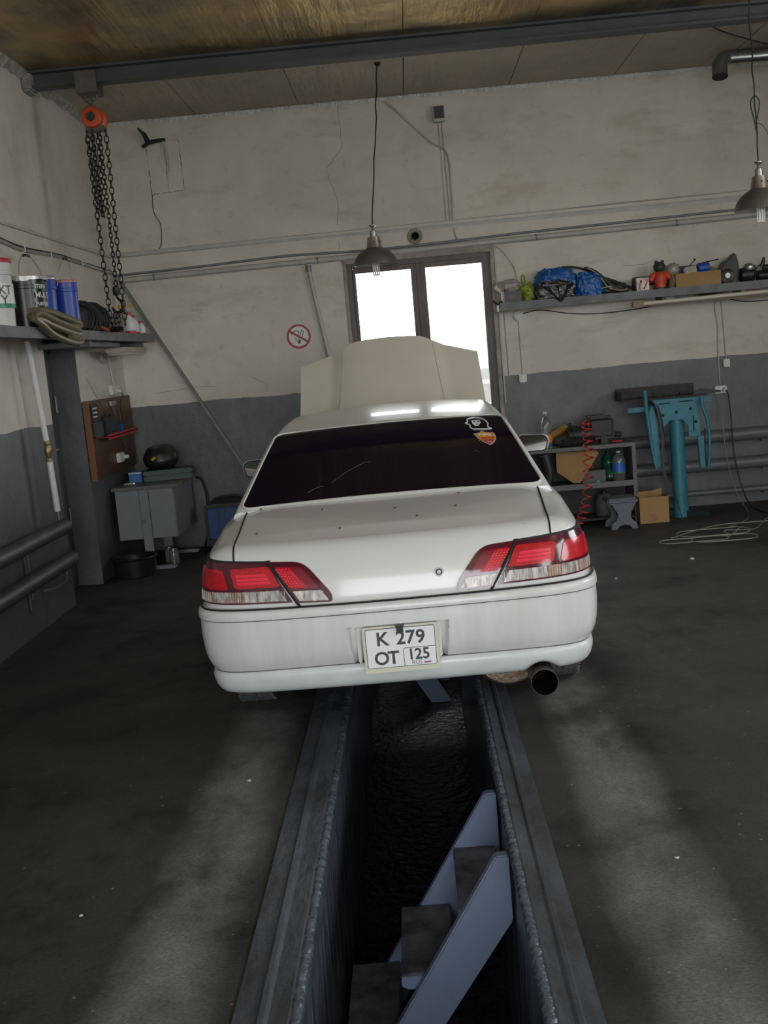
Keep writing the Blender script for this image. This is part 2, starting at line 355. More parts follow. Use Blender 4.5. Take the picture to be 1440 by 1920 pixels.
# ---- ceiling: insulation quilt panels, seams open between them
def foil_mat(name, c, c2, rough, metal):
    m = bpy.data.materials.new(name); m.use_nodes = True; nt = m.node_tree; L = nt.links.new; b = nt.nodes['Principled BSDF']
    g = N(nt, 'ShaderNodeNewGeometry')
    def noise(s, st, d=5):
        n = N(nt, 'ShaderNodeTexNoise'); n.inputs['Scale'].default_value = s; n.inputs['Detail'].default_value = d
        mp = N(nt, 'ShaderNodeMapping'); mp.inputs['Scale'].default_value = st; L(g.outputs['Position'], mp.inputs[0]); L(mp.outputs[0], n.inputs[0]); return n.outputs[0]
    r = N(nt, 'ShaderNodeValToRGB'); e = r.color_ramp.elements; e[0].position = .32; e[1].position = .66; e[0].color = (*c2, 1); e[1].color = (*c, 1)
    L(noise(1.6, (1, .8, 1)), r.inputs[0]); L(r.outputs[0], b.inputs['Base Color'])
    b.inputs['Roughness'].default_value = rough; b.inputs['Metallic'].default_value = metal
    bp = N(nt, 'ShaderNodeBump'); bp.inputs['Strength'].default_value = .6; bp.inputs['Distance'].default_value = .03
    ad = N(nt, 'ShaderNodeMath', operation='ADD'); L(noise(14, (1, .12, 1), 3), ad.inputs[0]); L(noise(3.4, (1, 1, 1), 6), ad.inputs[1])
    L(ad.outputs[0], bp.inputs['Height']); L(bp.outputs[0], b.inputs['Normal']); return m
FOILD = foil_mat('dark_gold_foil', (.62, .45, .20), (.13, .115, .085), .36, .8)
FOILP = foil_mat('pale_panel_cloth', (.45, .40, .32), (.36, .32, .255), .6, .25)
ceil = MB().box(XL - .3, XR + .3, YG - .2, YB + T, ZC + .06, ZC + .16).build('ceiling', mat('roof_deck', (.05, .045, .04), .9), struct=True, smooth=0, label='insulated ceiling of foil-faced panels')
seams = [XL - .1, -1.75, -.79, .175, 1.14, 2.10, 3.06, 4.02, XR + .1]
for i in range(len(seams) - 1):
    a, b = seams[i] + .003, seams[i + 1] - .003; an, bn = seams[i] + .001, seams[i + 1] - .001
    MB().box(a, b, 8.62, YB + .05, ZC, ZC + .05).build('panel', FOILP, parent=ceil, bevel=.003, seg=1)
    for y0, y1 in ((5.9, 8.55), (3.2, 5.89), (.5, 3.19), (-2.2, .49), (YG, -2.21)):
        MB().box(an, bn, y0, y1, ZC + .0, ZC + .05).build('panel', FOILD, parent=ceil, bevel=.003, seg=1)
# ---- beam
BEAM = mat('beam_grey_paint', (.075, .082, .088), .55, .1, var=.3, scale=3, bump=.2)
mb = MB().box(XL - .02, XR, 8.53, 8.67, 3.905, 3.925).box(XL - .02, XR, 8.595, 8.61, 3.92, 4.03).box(XL - .02, XR, 8.53, 8.67, 4.012, 4.03)
beam = mb.build('ceiling_beam', BEAM, struct=True, smooth=0, bevel=.003, label='grey steel I-beam under the ceiling')
MB().box(XL - .01, XL + .07, 8.50, 8.70, 3.88, 4.03).build('mortar_patch', mat('mortar', (.34, .32, .29), .9, 0, var=.4, scale=20, bump=.8, bscale=20), parent=beam, bevel=.02)
# ---- crinkled foil strip closing the ceiling joint on the back wall, mortar strip on the left wall
FOIL = mat('crinkled_foil', (.90, .89, .86), .28, .15, var=.25, scale=14, bump=1.0, bscale=45)
rnd = random.Random(11); rows = []
x = XL
while x < XR:
    h = .008 + .016 * rnd.random(); j = rnd.uniform(-.006, .006)
    rows.append([(x, YB - .002, ZC - h - .014 + j), (x, YB - .014 - .014 * rnd.random(), ZC - h * .5 + j), (x, YB - .022 - .02 * rnd.random(), ZC - .002)]); x += rnd.uniform(.010, .03)
MB().grid(rows).build('trim_4', FOIL, struct=True, smooth=0, label='crinkled silver foil tape along the top of the back wall')
rows = []; y = 5.0
while y < YB:
    h = .03 + .03 * rnd.random(); rows.append([(XL + .003, y, ZC - h - .02), (XL + .03 + .02 * rnd.random(), y, ZC - h * .5), (XL + .05, y, ZC - .001)]); y += rnd.uniform(.02, .06)
MB().grid(rows).build('trim_5', mat('joint_mortar', (.46, .44, .40), .8, .1, var=.5, scale=18, bump=.9, bscale=25), struct=True, smooth=0, label='rough mortar strip along the top of the left wall')
# ---- window
WOOD = mat('window_brown_paint', (.155, .125, .110), .55, 0, var=.35, scale=8, bump=.3, bscale=30, stretch=(1, 1, .3))
WOODW = mat('window_casing_dirty', (.42, .37, .32), .7, 0, var=.45, scale=6, bump=.5, bscale=20)
def glass_mat():
    m = bpy.data.materials.new('dusty_window_glass'); m.use_nodes = True; nt = m.node_tree; nt.nodes.remove(nt.nodes['Principled BSDF']); out = nt.nodes['Material Output']; L = nt.links.new
    t = N(nt, 'ShaderNodeBsdfTransparent'); g = N(nt, 'ShaderNodeBsdfGlossy'); g.inputs['Roughness'].default_value = .02; d = N(nt, 'ShaderNodeBsdfTranslucent'); d.inputs[0].default_value = (.8, .82, .82, 1)
    n = N(nt, 'ShaderNodeTexNoise'); n.inputs['Scale'].default_value = 5; n.inputs['Detail'].default_value = 6; mr = N(nt, 'ShaderNodeMapRange'); mr.inputs[3].default_value = .01; mr.inputs[4].default_value = .07; L(n.outputs[0], mr.inputs[0])
    a = N(nt, 'ShaderNodeMixShader'); a.inputs[0].default_value = .06; L(t.outputs[0], a.inputs[1]); L(g.outputs[0], a.inputs[2])
    b = N(nt, 'ShaderNodeMixShader'); L(mr.outputs[0], b.inputs[0]); L(a.outputs[0], b.inputs[1]); L(d.outputs[0], b.inputs[2]); L(b.outputs[0], out.inputs[0]); return m
GLASS = glass_mat()
win = MB().box(WX0, WX0 + .05, YB + .01, YB + .12, WZ0, WZ1).box(WX1 - .05, WX1, YB + .01, YB + .12, WZ0, WZ1).box(WX0 + .05, WX1 - .05, YB + .01, YB + .12, WZ1 - .05, WZ1).box(WX0 + .05, WX1 - .05, YB + .01, YB + .12, WZ0, WZ0 + .05).build('window_1', WOOD, struct=True, bevel=.004, label='brown painted two-leaf wooden window, bright outside')
MB().box(.165, .195, YB + .005, YB + .024, WZ0 + .052, WZ1 - .052).build('astragal', WOOD, parent=win, bevel=.003)
for x0, x1 in ((WX0 + .052, .178), (.182, WX1 - .052)):
    z0, z1 = WZ0 + .052, WZ1 - .052; w = .068; wt = .045 if True else 0
    s_ = MB().box(x0, x0 + (w if x0 > 0 else .028), YB + .02, YB + .075, z0, z1).box(x1 - (w if x0 < 0 else .028), x1, YB + .02, YB + .075, z0, z1).box(x0, x1, YB + .021, YB + .074, z1 - wt, z1).box(x0, x1, YB + .021, YB + .074, z0, z0 + .07)
    sash = s_.build('sash', WOOD, parent=win, bevel=.004)
    MB().box(x0 + .02, x1 - .02, YB + .046, YB + .050, z0 + .02, z1 - .02).build('pane', GLASS, parent=sash, smooth=0)
MB().box(WX0 - .03, WX1 + .02, YB - .035, YB + .02, WZ1 - .005, WZ1 + .055).build('trim_6', WOODW, struct=True, bevel=.006, label='dirty pale lintel board above the window')
MB().box(WX1 + .0, WX1 + .035, YB - .03, YB + .02, WZ0 - .1, WZ1 + .02).build('trim_7', WOODW, struct=True, bevel=.006, label='dirty pale casing board right of the window')
MB().box(WX0 - .03, WX0 + .0, YB - .012, YB + .02, WZ0 - .1, WZ1).build('trim_8', WOODW, struct=True, bevel=.004, label='dirty pale casing left of the window')
MB().box(WX0 - .03, WX1 + .05, YB - .10, YB + .05, WZ0 - .045, WZ0).build('window_sill', WOODW, struct=True, bevel=.006, label='window sill')
# ---- glazed building across the yard, seen washed out through the window
bl = thing('building', 'washed-out glazed building with white grid seen through the window', 'building', (4.5, 27, -.3))
BW = mat('white_frames', (.135, .135, .13), .8, spec=.05); BG = mat('grey_panes', (.052, .053, .053), .6, spec=.05)
MB().box(.62, 9, 27.0, 27.6, -.3, 2.55).build('facade', BG, parent=bl, smooth=0)
for z in (.2, .75, 1.3, 1.85, 2.4): MB().box(.6, 9, 26.93, 27.0, z, z + .10).build('transom', BW, parent=bl, smooth=0)
for x in (.6, 1.55, 2.5, 3.45, 4.4, 5.35, 6.3, 7.25, 8.2): MB().box(x, x + .12, 26.90, 27.0, -.3, 2.6).build('mullion', BW, parent=bl, smooth=0)
b2 = thing('building', 'low pale building seen through the left window pane', 'building', (-1.5, 36, -.3))
MB().box(-7, .6, 36, 38, -.3, 2.0).build('wall', mat('pale_render', (.085, .09, .092), .8, 0, spec=.05, var=.3, scale=1.0), parent=b2, smooth=0)
for x, z in ((-.9, 1.4), (-.9, .5), (.0, 1.4), (.0, .5), (-1.9, 1.4)): MB().box(x, x + .5, 35.95, 36.0, z, z + .4).build('window', BG, parent=b2, smooth=0)
MB().box(-7.1, .8, 35.8, 38, 2.0, 2.12).build('roof', BW, parent=b2, smooth=0)
# ================================================================== THE CAR
CX, CY = -0.122, 4.42                        # centre line, rear-most point
PAINT = mat('white_car_paint', (.755, .762, .748), .24, 0, coat=.35, var=.05, scale=2.5, spec=.5)
PAINTD = mat('white_bumper_paint', (.735, .745, .738), .34, 0, coat=.25, spec=.5, c2=(.66, .66, .64), scale=5, stretch=(2.5, 1, .4))
LIPP = mat('white_lip_paint', (.70, .735, .74), .36, 0, coat=.2, c2=(.60, .63, .63), scale=6)
HOODP = mat('shaded_hood_cream', (.63, .59, .50), .45, 0, coat=.15, var=.06, scale=4)  # shading of the raised hood put into its cream base colour
GAP = mat('panel_gap_black', (.012, .012, .012), .7)
TINT = mat('tinted_rear_glass', (.010, .006, .013), .06, 0, spec=.16)
SIDEG = mat('tinted_side_glass', (.012, .013, .013), .05, 0, spec=.4)
BLACKP = mat('black_plastic', (.018, .018, .019), .45)
CHROME = mat('bright_trim', (.72, .72, .70), .2, .9)
car = thing('car', 'white four-door sedan seen from behind with its hood raised over the pit', 'car', (CX, CY + 2.3, 0))
# half outline in plan (x out from the centre line, y forward from the tail)
PLAN = [(0, 0), (.20, .004), (.40, .018), (.56, .038), (.68, .066), (.765, .108), (.822, .172), (.853, .27), (.870, .46), (.877, .95), (.877, 1.8), (.877, 2.6), (.872, 3.3), (.862, 3.8), (.835, 4.2), (.775, 4.47), (.64, 4.64), (.40, 4.73), (.20, 4.755), (0, 4.76)]
HALF = [(p.x, p.y) for p in spline([(x, y, 0) for x, y in PLAN], 6)]
def offs(pts, d):
    """outline pulled in by d (along its normal)"""
    out = []; n = len(pts)
    for i, (x, y) in enumerate(pts):
        a = pts[max(i - 1, 0)]; b = pts[min(i + 1, n - 1)]; t = Vector((b[0] - a[0], b[1] - a[1])).normalized()
        if i == 0 or i == n - 1: t = Vector((1 if i == 0 else -1, 0))
        nx, ny = -t.y, t.x                       # inward (towards the centre line)
        out.append((max(x + nx * d, 0) if 0 < i < n - 1 else 0.0, y + ny * d))
    return out
def inset_of(z):  # how far the skin sits in from the widest outline at height z
    return interp([(.18, .10), (.24, .045), (.34, .016), (.50, .004), (.62, .0), (.70, .004), (.78, .012), (.86, .028), (.905, .046), (.93, .066), (.948, .098), (.958, .14)], z)
ZS = [.20, .24, .29, .34, .42, .50, .56, .62, .68, .712, .74, .78, .82, .86, .89, .91, .925, .938, .948, .955, .958]
def rear_inset(z):  # extra lean of the tail panel
    return interp([(.2, .06), (.45, .05), (.68, .035), (.712, .022), (.80, .028), (.90, .040), (.93, .040), (.958, .030)], z)
def ring(z):
    d = inset_of(z); o = offs(HALF, d); o2 = offs(HALF, d if z < .86 else lerp(.028, .058, min(1, (z - .86) / .098) ** 1.5)); e = rear_inset(z); out = []
    for (x, y), (x2, y2) in zip(o, o2):
        t = min(1, max(0, (y - .25) / .60)); t = t * t * (3 - 2 * t) if y < 3.9 else 0; out.append((lerp(x, x2, t), lerp(y, y2, t) + e * max(0, 1 - y / .6)))
    return out
def tail_y(x, z):
    """forward position of the tail skin at (x, z) (local)"""
    x = abs(x); z = min(z, .955); r = ring(z)
    for (a, b), (c, d) in zip(r, r[1:]):
        if a <= x <= c and c > a and b < 1.2: return lerp(b, d, (x - a) / (c - a))
    return [p for p in r if p[1] > .4][0][1]
def deck_z(y):     # centre-line height of the deck / cowl surfaces
    return interp([(0, .958), (.17, .972), (.35, .985), (.7, 1.003), (1.0, 1.018), (1.3, 1.03), (3.4, 1.02), (3.75, .985), (4.2, .93), (4.55, .85), (4.76, .74)], y)
def crown_p(y): return interp([(.3, 2.2), (.9, 9.0), (3.3, 9.0), (3.6, 2.2)], y)
def shoulder_drop(y): return interp([(0, 0), (3.5, 0), (4.1, -.05), (4.5, -.13), (4.76, -.21)], y)
bm = bmesh.new(); rows = []
for z in ZS:
    r = ring(z); row = []
    for (x, y) in r:
        zz = z + (shoulder_drop(y) * max(0, (z - .6) / .36) if y > 3.5 else 0)
        row.append((x, y, zz))
    rows.append(row)
# the top: from the shoulder in to the centre line
top = rows[-1]; NT = 9
for k in range(1, NT + 1):
    u = k / NT; row = []
    for (x, y, z) in top:
        zc = deck_z(y) if y > .05 else z; xx = x * (1 - u); w = 1 - (1 - u) ** 2.2
        w = 1 - (1 - u) ** crown_p(y); row.append((xx, y, lerp(z, max(zc, z) if y < 3.4 else zc, w * min(1, max(0, (y - .17) / .15)) if y < 3.4 else w)))
    rows.append(row)
NR = len(rows); NC = len(rows[0])
V = [[bm.verts.new((CX + p[0], CY + p[1], p[2])) for p in r] for r in rows]
VM = [[bm.verts.new((CX - p[0], CY + p[1], p[2])) for p in r] for r in rows]
for i in range(NR - 1):
    for k in range(NC - 1):
        for A, fl in ((V, 0), (VM, 1)):
            q = [A[i][k], A[i][k + 1], A[i + 1][k + 1], A[i + 1][k]]
            if fl: q.reverse()
            try: bm.faces.new(q)
            except ValueError: pass
bmesh.ops.remove_doubles(bm, verts=bm.verts, dist=2e-4)
bmesh.ops.dissolve_degenerate(bm, edges=bm.edges, dist=2e-4)
def cut(bm, co, no): bmesh.ops.bisect_plane(bm, geom=bm.verts[:] + bm.edges[:] + bm.faces[:], plane_co=co, plane_no=no, dist=1e-5)
LIDY, LIDZ = .965, .697
def lidx(y): return .672 + .05 * (y - .1) / .84
for s in (-1, 1):
    cut(bm, (CX + s * .672, CY + .1, 0), Vector((.84, -s * .05, 0)).normalized())
    cut(bm, (CX + s * .53, 0, .893), Vector((s * (.893 - .69), 0, -(.53 - .405))))     # slanted lid edge between the lamps
cut(bm, (0, CY + LIDY, 0), (0, 1, 0)); cut(bm, (0, 0, LIDZ), (0, 0, 1)); cut(bm, (0, 0, .893), (0, 0, 1)); cut(bm, (0, CY + 3.62, 0), (0, 1, 0))
for yy in (2.02, 3.02): pass
AXR, AXF, WR = CY + 1.10, CY + 3.83, .312
def region(c):
    x, y, z = abs(c.x - CX), c.y - CY, c.z
    if y < LIDY and z > LIDZ:
        if z > .893:
            if x < lidx(y): return 'lid'
        elif y < .45 and x < lerp(.405, .53, (z - .69) / (.893 - .69)): return 'lid'
    if y > 3.62 and z > .60 and x < .66: return 'bay'        # under the raised hood: open engine bay
    for ya in (AXR, AXF):
        if x > .45 and (c.y - ya) ** 2 + (z - .315) ** 2 < .352 ** 2 and z < .67: return 'arch'
    if 1.0 < y < 3.6 and x < .68 and z > .965: return 'under'
    if y < .70 and z < .47: return 'hidden'
    return 'body'
def split_out(tag, name, m, parent=car):
    b2 = bmesh.new(); mp = {}
    for f in bm.faces:
        if region(f.calc_center_median()) != tag: continue
        vs = []
        for v in f.verts:
            if v not in mp: mp[v] = b2.verts.new(v.co - ORG[car.name])
            vs.append(mp[v])
        try: b2.faces.new(vs)
        except ValueError: pass
    bmesh.ops.recalc_face_normals(b2, faces=b2.faces)
    me = bpy.data.meshes.new(name); b2.to_mesh(me); b2.free(); me.shade_smooth(); me.set_sharp_from_angle(angle=R(50)); me.materials.append(m)
    o = bpy.data.objects.new(name, me); col.objects.link(o); o.parent = parent; ORG[o.name] = ORG[car.name]; return o
# subdivide near the wheel arches for a round cut
es = [e for e in bm.edges if all(min(abs(v.co.y - AXR), abs(v.co.y - AXF)) < .42 and v.co.z < .74 for v in e.verts)]
bmesh.ops.subdivide_edges(bm, edges=es, cuts=3, use_grid_fill=True)
body = split_out('body', 'body', PAINT); lid = split_out('lid', 'trunk_lid', PAINT)
bm.free()
# underbody and inner wheel houses
MB().box(CX - .80, CX + .80, CY + 1.50, CY + 3.4, .20, .26).box(CX - .50, CX + .50, CY + .20, CY + 4.5, .40, .62).build('underbody', BLACKP, parent=car, smooth=0)
for s in (-1, 1):
    for ya in (AXR, AXF):
        MB().grid([[(CX + s * x, ya + .35 * math.cos(a), .315 + .35 * math.sin(a)) for a in [R(12 + 13 * k) for k in range(13)]] for x in (.56, .86)]).build('wheel_arch', BLACKP, parent=car)
def C(x, y, z): return (CX + x, CY + y, z)
# ---- cabin
ROOF = [(.93, 1.012), (1.1, 1.085), (1.4, 1.218), (1.65, 1.310), (1.76, 1.338), (1.95, 1.362), (2.25, 1.384), (2.6, 1.392), (2.9, 1.384), (3.1, 1.362), (3.2, 1.336), (3.5, 1.17), (3.82, .99)]
def roofz(y): return interp(ROOF, y)
def xw(z): return interp([(.94, .800), (1.0, .782), (1.15, .718), (1.28, .662), (1.34, .630), (1.40, .60)], z)
def cab_section(y, grow=0.0):
    zc = roofz(y); glass = y < 1.72 or y > 3.18
    cr = .014 if glass else .030                 # crown across the roof
    ze = zc - cr; rr = .022 if glass else .055
    zb = min(.93, ze - .03); pts = []
    for k in range(5):
        z = lerp(zb, ze - rr, k / 4); pts.append((xw(z) + grow, z))
    xs, zs = xw(ze - rr) + grow, ze - rr; xt = xs - rr * 1.25
    for k in range(1, 5):
        a = k / 4 * math.pi / 2; pts.append((xt + (xs - xt) * math.cos(a), zs + rr * math.sin(a)))
    for k in range(1, 9):
        u = k / 8; pts.append((xt * (1 - u), ze + cr * (1 - (1 - u) ** 2)))
    return pts
YS = [.935, .945, .97, 1.02, 1.1, 1.2, 1.3, 1.4, 1.5, 1.6, 1.68, 1.73, 1.76, 1.80, 1.86, 1.95, 2.1, 2.25, 2.45, 2.6, 2.75, 2.9, 3.0, 3.1, 3.15, 3.2, 3.26, 3.4, 3.55, 3.7, 3.82, 3.86]
h0 = cab_section(.93); rows = [[C(x, .925, .94) for x, z in h0] + [C(-x, .925, .94) for x, z in reversed(h0[:-1])]]
for y in YS:
    h = cab_section(y); row = [C(x, y, z) for x, z in h] + [C(-x, y, z) for x, z in reversed(h[:-1])]
    rows.append(row)
MB().grid(rows).build('cabin', PAINT, parent=car, smooth=50)
def cab_top(x, y, up=.004):
    h = cab_section(y)
    for (x0, z0), (x1, z1) in zip(h, h[1:]):
        if x1 <= abs(x) <= x0 and x0 > x1: return lerp(z1, z0, (abs(x) - x1) / (x0 - x1)) + up
    return h[-1][1] + up
def glass_panel(name, y0, y1, margin0, margin1, m, up=.004, ny=14, nx=20, rc=.05):
    rows = []
    rc_ = [rc * k for k in (0, .04, .12, .25, .45, .7, 1.0)]; L_ = y1 - y0
    ys = [y0 + k for k in rc_] + [lerp(y0 + rc, y1 - rc, k / ny) for k in range(1, ny)] + [y1 - k for k in reversed(rc_)]
    for y in ys:
        t = (y - y0) / L_; zt = roofz(y); half = xw(zt - .03) - lerp(margin0, margin1, t)
        # rounded corners
        e = min(y - y0, y1 - y)
        if e < rc: half -= rc - math.sqrt(max(rc * rc - (rc - e) ** 2, 0))
        rows.append([C(half * (2 * k / nx - 1), y, cab_top(half * (2 * k / nx - 1), y, up)) for k in range(nx + 1)])
    return MB().grid(rows).build(name, m, parent=car, smooth=60), rows
rw, rr_ = glass_panel('rear_window', .952, 1.715, .030, .024, TINT, .006, rc=.055)
edge = [r[0] for r in rr_] + rr_[-1][1:] + [r[-1] for r in reversed(rr_[:-1])] + list(reversed(rr_[0]))[1:-1]
MB().tube([(p[0], p[1], p[2] - .001) for p in edge], .0065, 6, closed=True).build('rear_window_trim', mat('window_gasket_white', (.62, .62, .59), .35), parent=car, smooth=60)
glass_panel('windshield', 3.24, 3.76, .05, .05, SIDEG, .006)
for s in (-1, 1):
    for a, b in ((1.42, 2.10), (2.16, 3.20)):
        rows = []
        for i in range(9):
            y = lerp(a, b, i / 8); zt = roofz(min(max(y, 1.75), 3.05)) - .09
            if y > 2.9: zt = min(zt, roofz(y + .28) - .03)
            if y < 1.7: zt = min(zt, roofz(y) - .065)
            zt = max(zt, 1.0); rows.append([C(s * (xw(z) + .005), y, z) for z in (lerp(.965, zt, k / 4) for k in range(5))])
        MB().grid(rows).build('side_window', SIDEG, parent=car, smooth=60)
    # door shut lines and belt moulding
    for y in (1.62, 2.62, 3.52):
        zz = [.30 + .06 * k for k in range(11)]
        if y < 2: zz = [.72 + .04 * k for k in range(6)]
        MB().tube([C(s * (.8775 - inset_of(z) + .0005), y, z) for z in zz], .004, 5).build('door_gap', GAP, parent=car)
    MB().tube([C(s * .803, y, .945) for y in (1.35, 2.0, 2.6, 3.2, 3.5)], .008, 6).build('belt_moulding', BLACKP, parent=car)
    for y in (2.45, 1.45): MB().obox(C(s * .872, y, .80), (.02, .16, .028), (0, 0, 0)).build('door_handle', PAINT, parent=car, bevel=.006)
# ---- trunk lid gaps
def deck_pt(x, y):
    """height of the deck surface (local)"""
    r = ring(.958); xs = max([a for a, b in r if abs(b - y) < .06 and b < 1.5] + [.6]); z0 = .958
    u = 1 - min(abs(x) / xs, 1); w = 1 - (1 - u) ** crown_p(y)
    return lerp(z0, max(deck_z(y), z0), w * min(1, max(0, (y - .17) / .15)))
for s in (-1, 1):
    pts = []
    for k in range(7):
        z = lerp(.897, .955, k / 6); x = lidx(tail_y(.675, z)); pts.append(C(s * x, tail_y(x, z) - .001, z))
    y0 = pts[-1][1] - CY
    for k in range(1, 13):
        y = lerp(y0, .945, k / 12); x = lidx(y); pts.append(C(s * x, y, deck_pt(x, y) + .001))
    MB().tube(pts, .0042, 6).build('lid_gap', GAP, parent=car, smooth=60)
def tail_surf(x, z):
    """point of the tail skin and its outward direction; beyond the corner x runs on around the side"""
    z = min(z, .955); r = [p for p in ring(z) if p[1] < 1.2]; i = max(k for k, p in enumerate(r) if p[1] < .19); lim = r[i][0]
    def nrm(a, b): t = Vector((b[0] - a[0], b[1] - a[1])).normalized(); return t.y, -t.x
    if x <= lim:
        for a, b in zip(r, r[1:]):
            if a[0] <= x <= b[0] and b[0] > a[0]: return (x, lerp(a[1], b[1], (x - a[0]) / (b[0] - a[0])), *nrm(a, b))
    rest = (x - lim) * 2.2
    for a, b in zip(r[i:], r[i + 1:]):
        L = math.hypot(b[0] - a[0], b[1] - a[1])
        if rest <= L: return (lerp(a[0], b[0], rest / L), lerp(a[1], b[1], rest / L), *nrm(a, b))
        rest -= L
    return (r[-1][0], r[-1][1], 1.0, 0.0)
# ---- patches lying on the tail skin
def patch(poly, off, thick, name, m, parent=car, mirror=False, step=.03, extra=0.0, fn=None):
    """outline in (x, z) laid on the tail skin, with its own thickness"""
    b = bmesh.new(); vs = [b.verts.new((x, 0, z)) for x, z in poly]; b.faces.new(vs)
    xs = [p[0] for p in poly]; zs = [p[1] for p in poly]
    x = math.ceil(min(xs) / step) * step
    while x < max(xs): cut(b, (x, 0, 0), (1, 0, 0)); x += step
    z = math.ceil(min(zs) / step) * step
    while z < max(zs): cut(b, (0, 0, z), (0, 0, 1)); z += step
    g = bmesh.ops.extrude_face_region(b, geom=b.faces[:]); back = [v for v in g['geom'] if isinstance(v, bmesh.types.BMVert)]; bs = set(back)
    for v in b.verts:
        px, py, nx, ny = tail_surf(v.co.x, v.co.z); d_ = off if v not in bs else off - thick; v.co.x = px + nx * d_; v.co.y = py + ny * d_
        v.co = Vector(C(-v.co.x if mirror else v.co.x, v.co.y, v.co.z)) - ORG[car.name]
    bmesh.ops.recalc_face_normals(b, faces=b.faces)
    me = bpy.data.meshes.new(name); b.to_mesh(me); b.free(); me.shade_smooth(); me.set_sharp_from_angle(angle=R(40)); me.materials.append(m)
    o = bpy.data.objects.new(name, me); col.objects.link(o); o.parent = parent; ORG[o.name] = ORG[car.name]; return o
# ---- tail lamps
MAROON = mat('lamp_maroon', (.085, .006, .020), .14, 0, coat=.5)
RED = mat('lamp_red', (.62, .012, .022), .22, 0, coat=.5, var=.35, scale=60)
REDL = mat('lamp_red_bright', (.85, .022, .060), .25, 0, coat=.5)
REDD = mat('lamp_red_deep', (.22, .006, .028), .2, 0, coat=.5)
CLEAR = mat('lamp_clear_ribs', (.78, .72, .68), .3, .15, coat=.12, var=.75, scale=45, stretch=(1, 1, .35))
AMBER = mat('lamp_amber_ribs', (.66, .40, .28), .3, .15, coat=.12, var=.7, scale=55, stretch=(1, 1, .35))
OUT = [(.529, .893), (.838, .905), (.852, .880), (.858, .745), (.846, .726), (.428, .724)]
INN = arc_poly([(.521, .893), (.372, .886), (.262, .752), (.258, .716), (.418, .720)], [0, .05, .03, .022, 0])
for s in (1, -1):
    mi = s < 0
    lo = patch(OUT, .007, .03, 'tail_lamp', MAROON, mirror=mi, step=.02)
    lo['label'] = '%s outer tail lamp, red over clear' % ('right' if s > 0 else 'left')
    patch(arc_poly([(.722, .868), (.836, .872), (.846, .79), (.700, .786)], [.018, .012, .012, .018]), .0105, .004, 'red_lens', RED, lo, mi, .02)
    patch(arc_poly([(.520, .876), (.690, .872), (.672, .790), (.475, .792)], .016), .0100, .004, 'red_lens', RED, lo, mi, .02)
    for k in range(3):
        z = .806 + k * .0155; sx = (z - .79) * .52
        patch([(.503 + sx, z), (.655 + sx * .3, z), (.657 + sx * .3, z + .0125), (.509 + sx, z + .0125)], .013, .003, 'light_bar', REDL, lo, mi, .03)
    for k in range(9):
        z = .795 + k * .0085; patch([(.812, z), (.846, z), (.846, z + .0035), (.812, z + .0035)], .0125, .002, 'lens_rib', REDL, lo, mi, .02)
    for k, (a, b_) in enumerate(((.452, .52), (.522, .575), (.577, .64), (.642, .70), (.702, .775), (.777, .850))):
        dz = (.776 - .728)
        q = [(a, .732), (b_, .733), (b_, .777), (a + (.03 if k == 0 else 0), .777)]
        cl = patch(q, .0105, .004, 'clear_lens', (CLEAR, CLEAR, CLEAR, AMBER, CLEAR, AMBER)[k], lo, mi, .02)
        x = a + .006
        while x < b_ - .006:
            patch([(x, .735), (x + .0028, .735), (x + .0028, .774), (x, .774)], .0128, .003, 'rib', CLEAR, cl, mi, .05); x += .0105
    # dark strip above the lamp
    patch([(.520, .896), (.838, .909), (.838, .902), (.527, .8895)], .009, .01, 'lamp_seal', GAP, lo, mi, .02)
    li = patch(INN, .007, .03, 'trunk_lamp', MAROON, mirror=mi, step=.02)
    li['label'] = '%s inner tail lamp on the trunk lid' % ('right' if s > 0 else 'left')
    patch(arc_poly([(.496, .874), (.386, .868), (.312, .778), (.430, .779)], .014), .0100, .004, 'red_lens', REDD, li, mi, .02)
    patch(arc_poly([(.494, .870), (.435, .868), (.358, .783), (.432, .783)], .008), .0118, .003, 'red_lens', RED, li, mi, .02)
    for r in range(8):
        for c in range(5):
            z = .790 + r * .0098; x = .374 + (z - .783) * .86 + c * .0135 - (z - .783) * .15
            patch([(x, z), (x + .008, z), (x + .008, z + .006), (x, z + .006)], .0140, .0025, 'lens_dot', REDL, li, mi, .05)
    cl = patch(arc_poly([(.425, .770), (.305, .768), (.274, .724), (.398, .728)], [.004, .008, .008, .004]), .0105, .004, 'clear_lens', CLEAR, li, mi, .02)
    x = .296
    while x < .405:
        patch([(x, .732), (x + .0035, .732), (x + .0035, .764), (x, .764)], .013, .003, 'rib', CLEAR, cl, mi, .05); x += .0125
    patch([(.516, .898), (.534, .898), (.398, .688), (.384, .688)], .0030, .01, 'lamp_gap', GAP, li, mi, .02)
    # slanted shut line between the lamps, down to the bumper
    pts = [C(s * lerp(.525, .392, k / 8), tail_y(lerp(.525, .392, k / 8), lerp(.897, .690, k / 8)) - .0085 + .004 * (k > 6), lerp(.897, .690, k / 8)) for k in range(9)]
    MB().tube(pts, .0042, 6).build('lid_gap', GAP, parent=car)
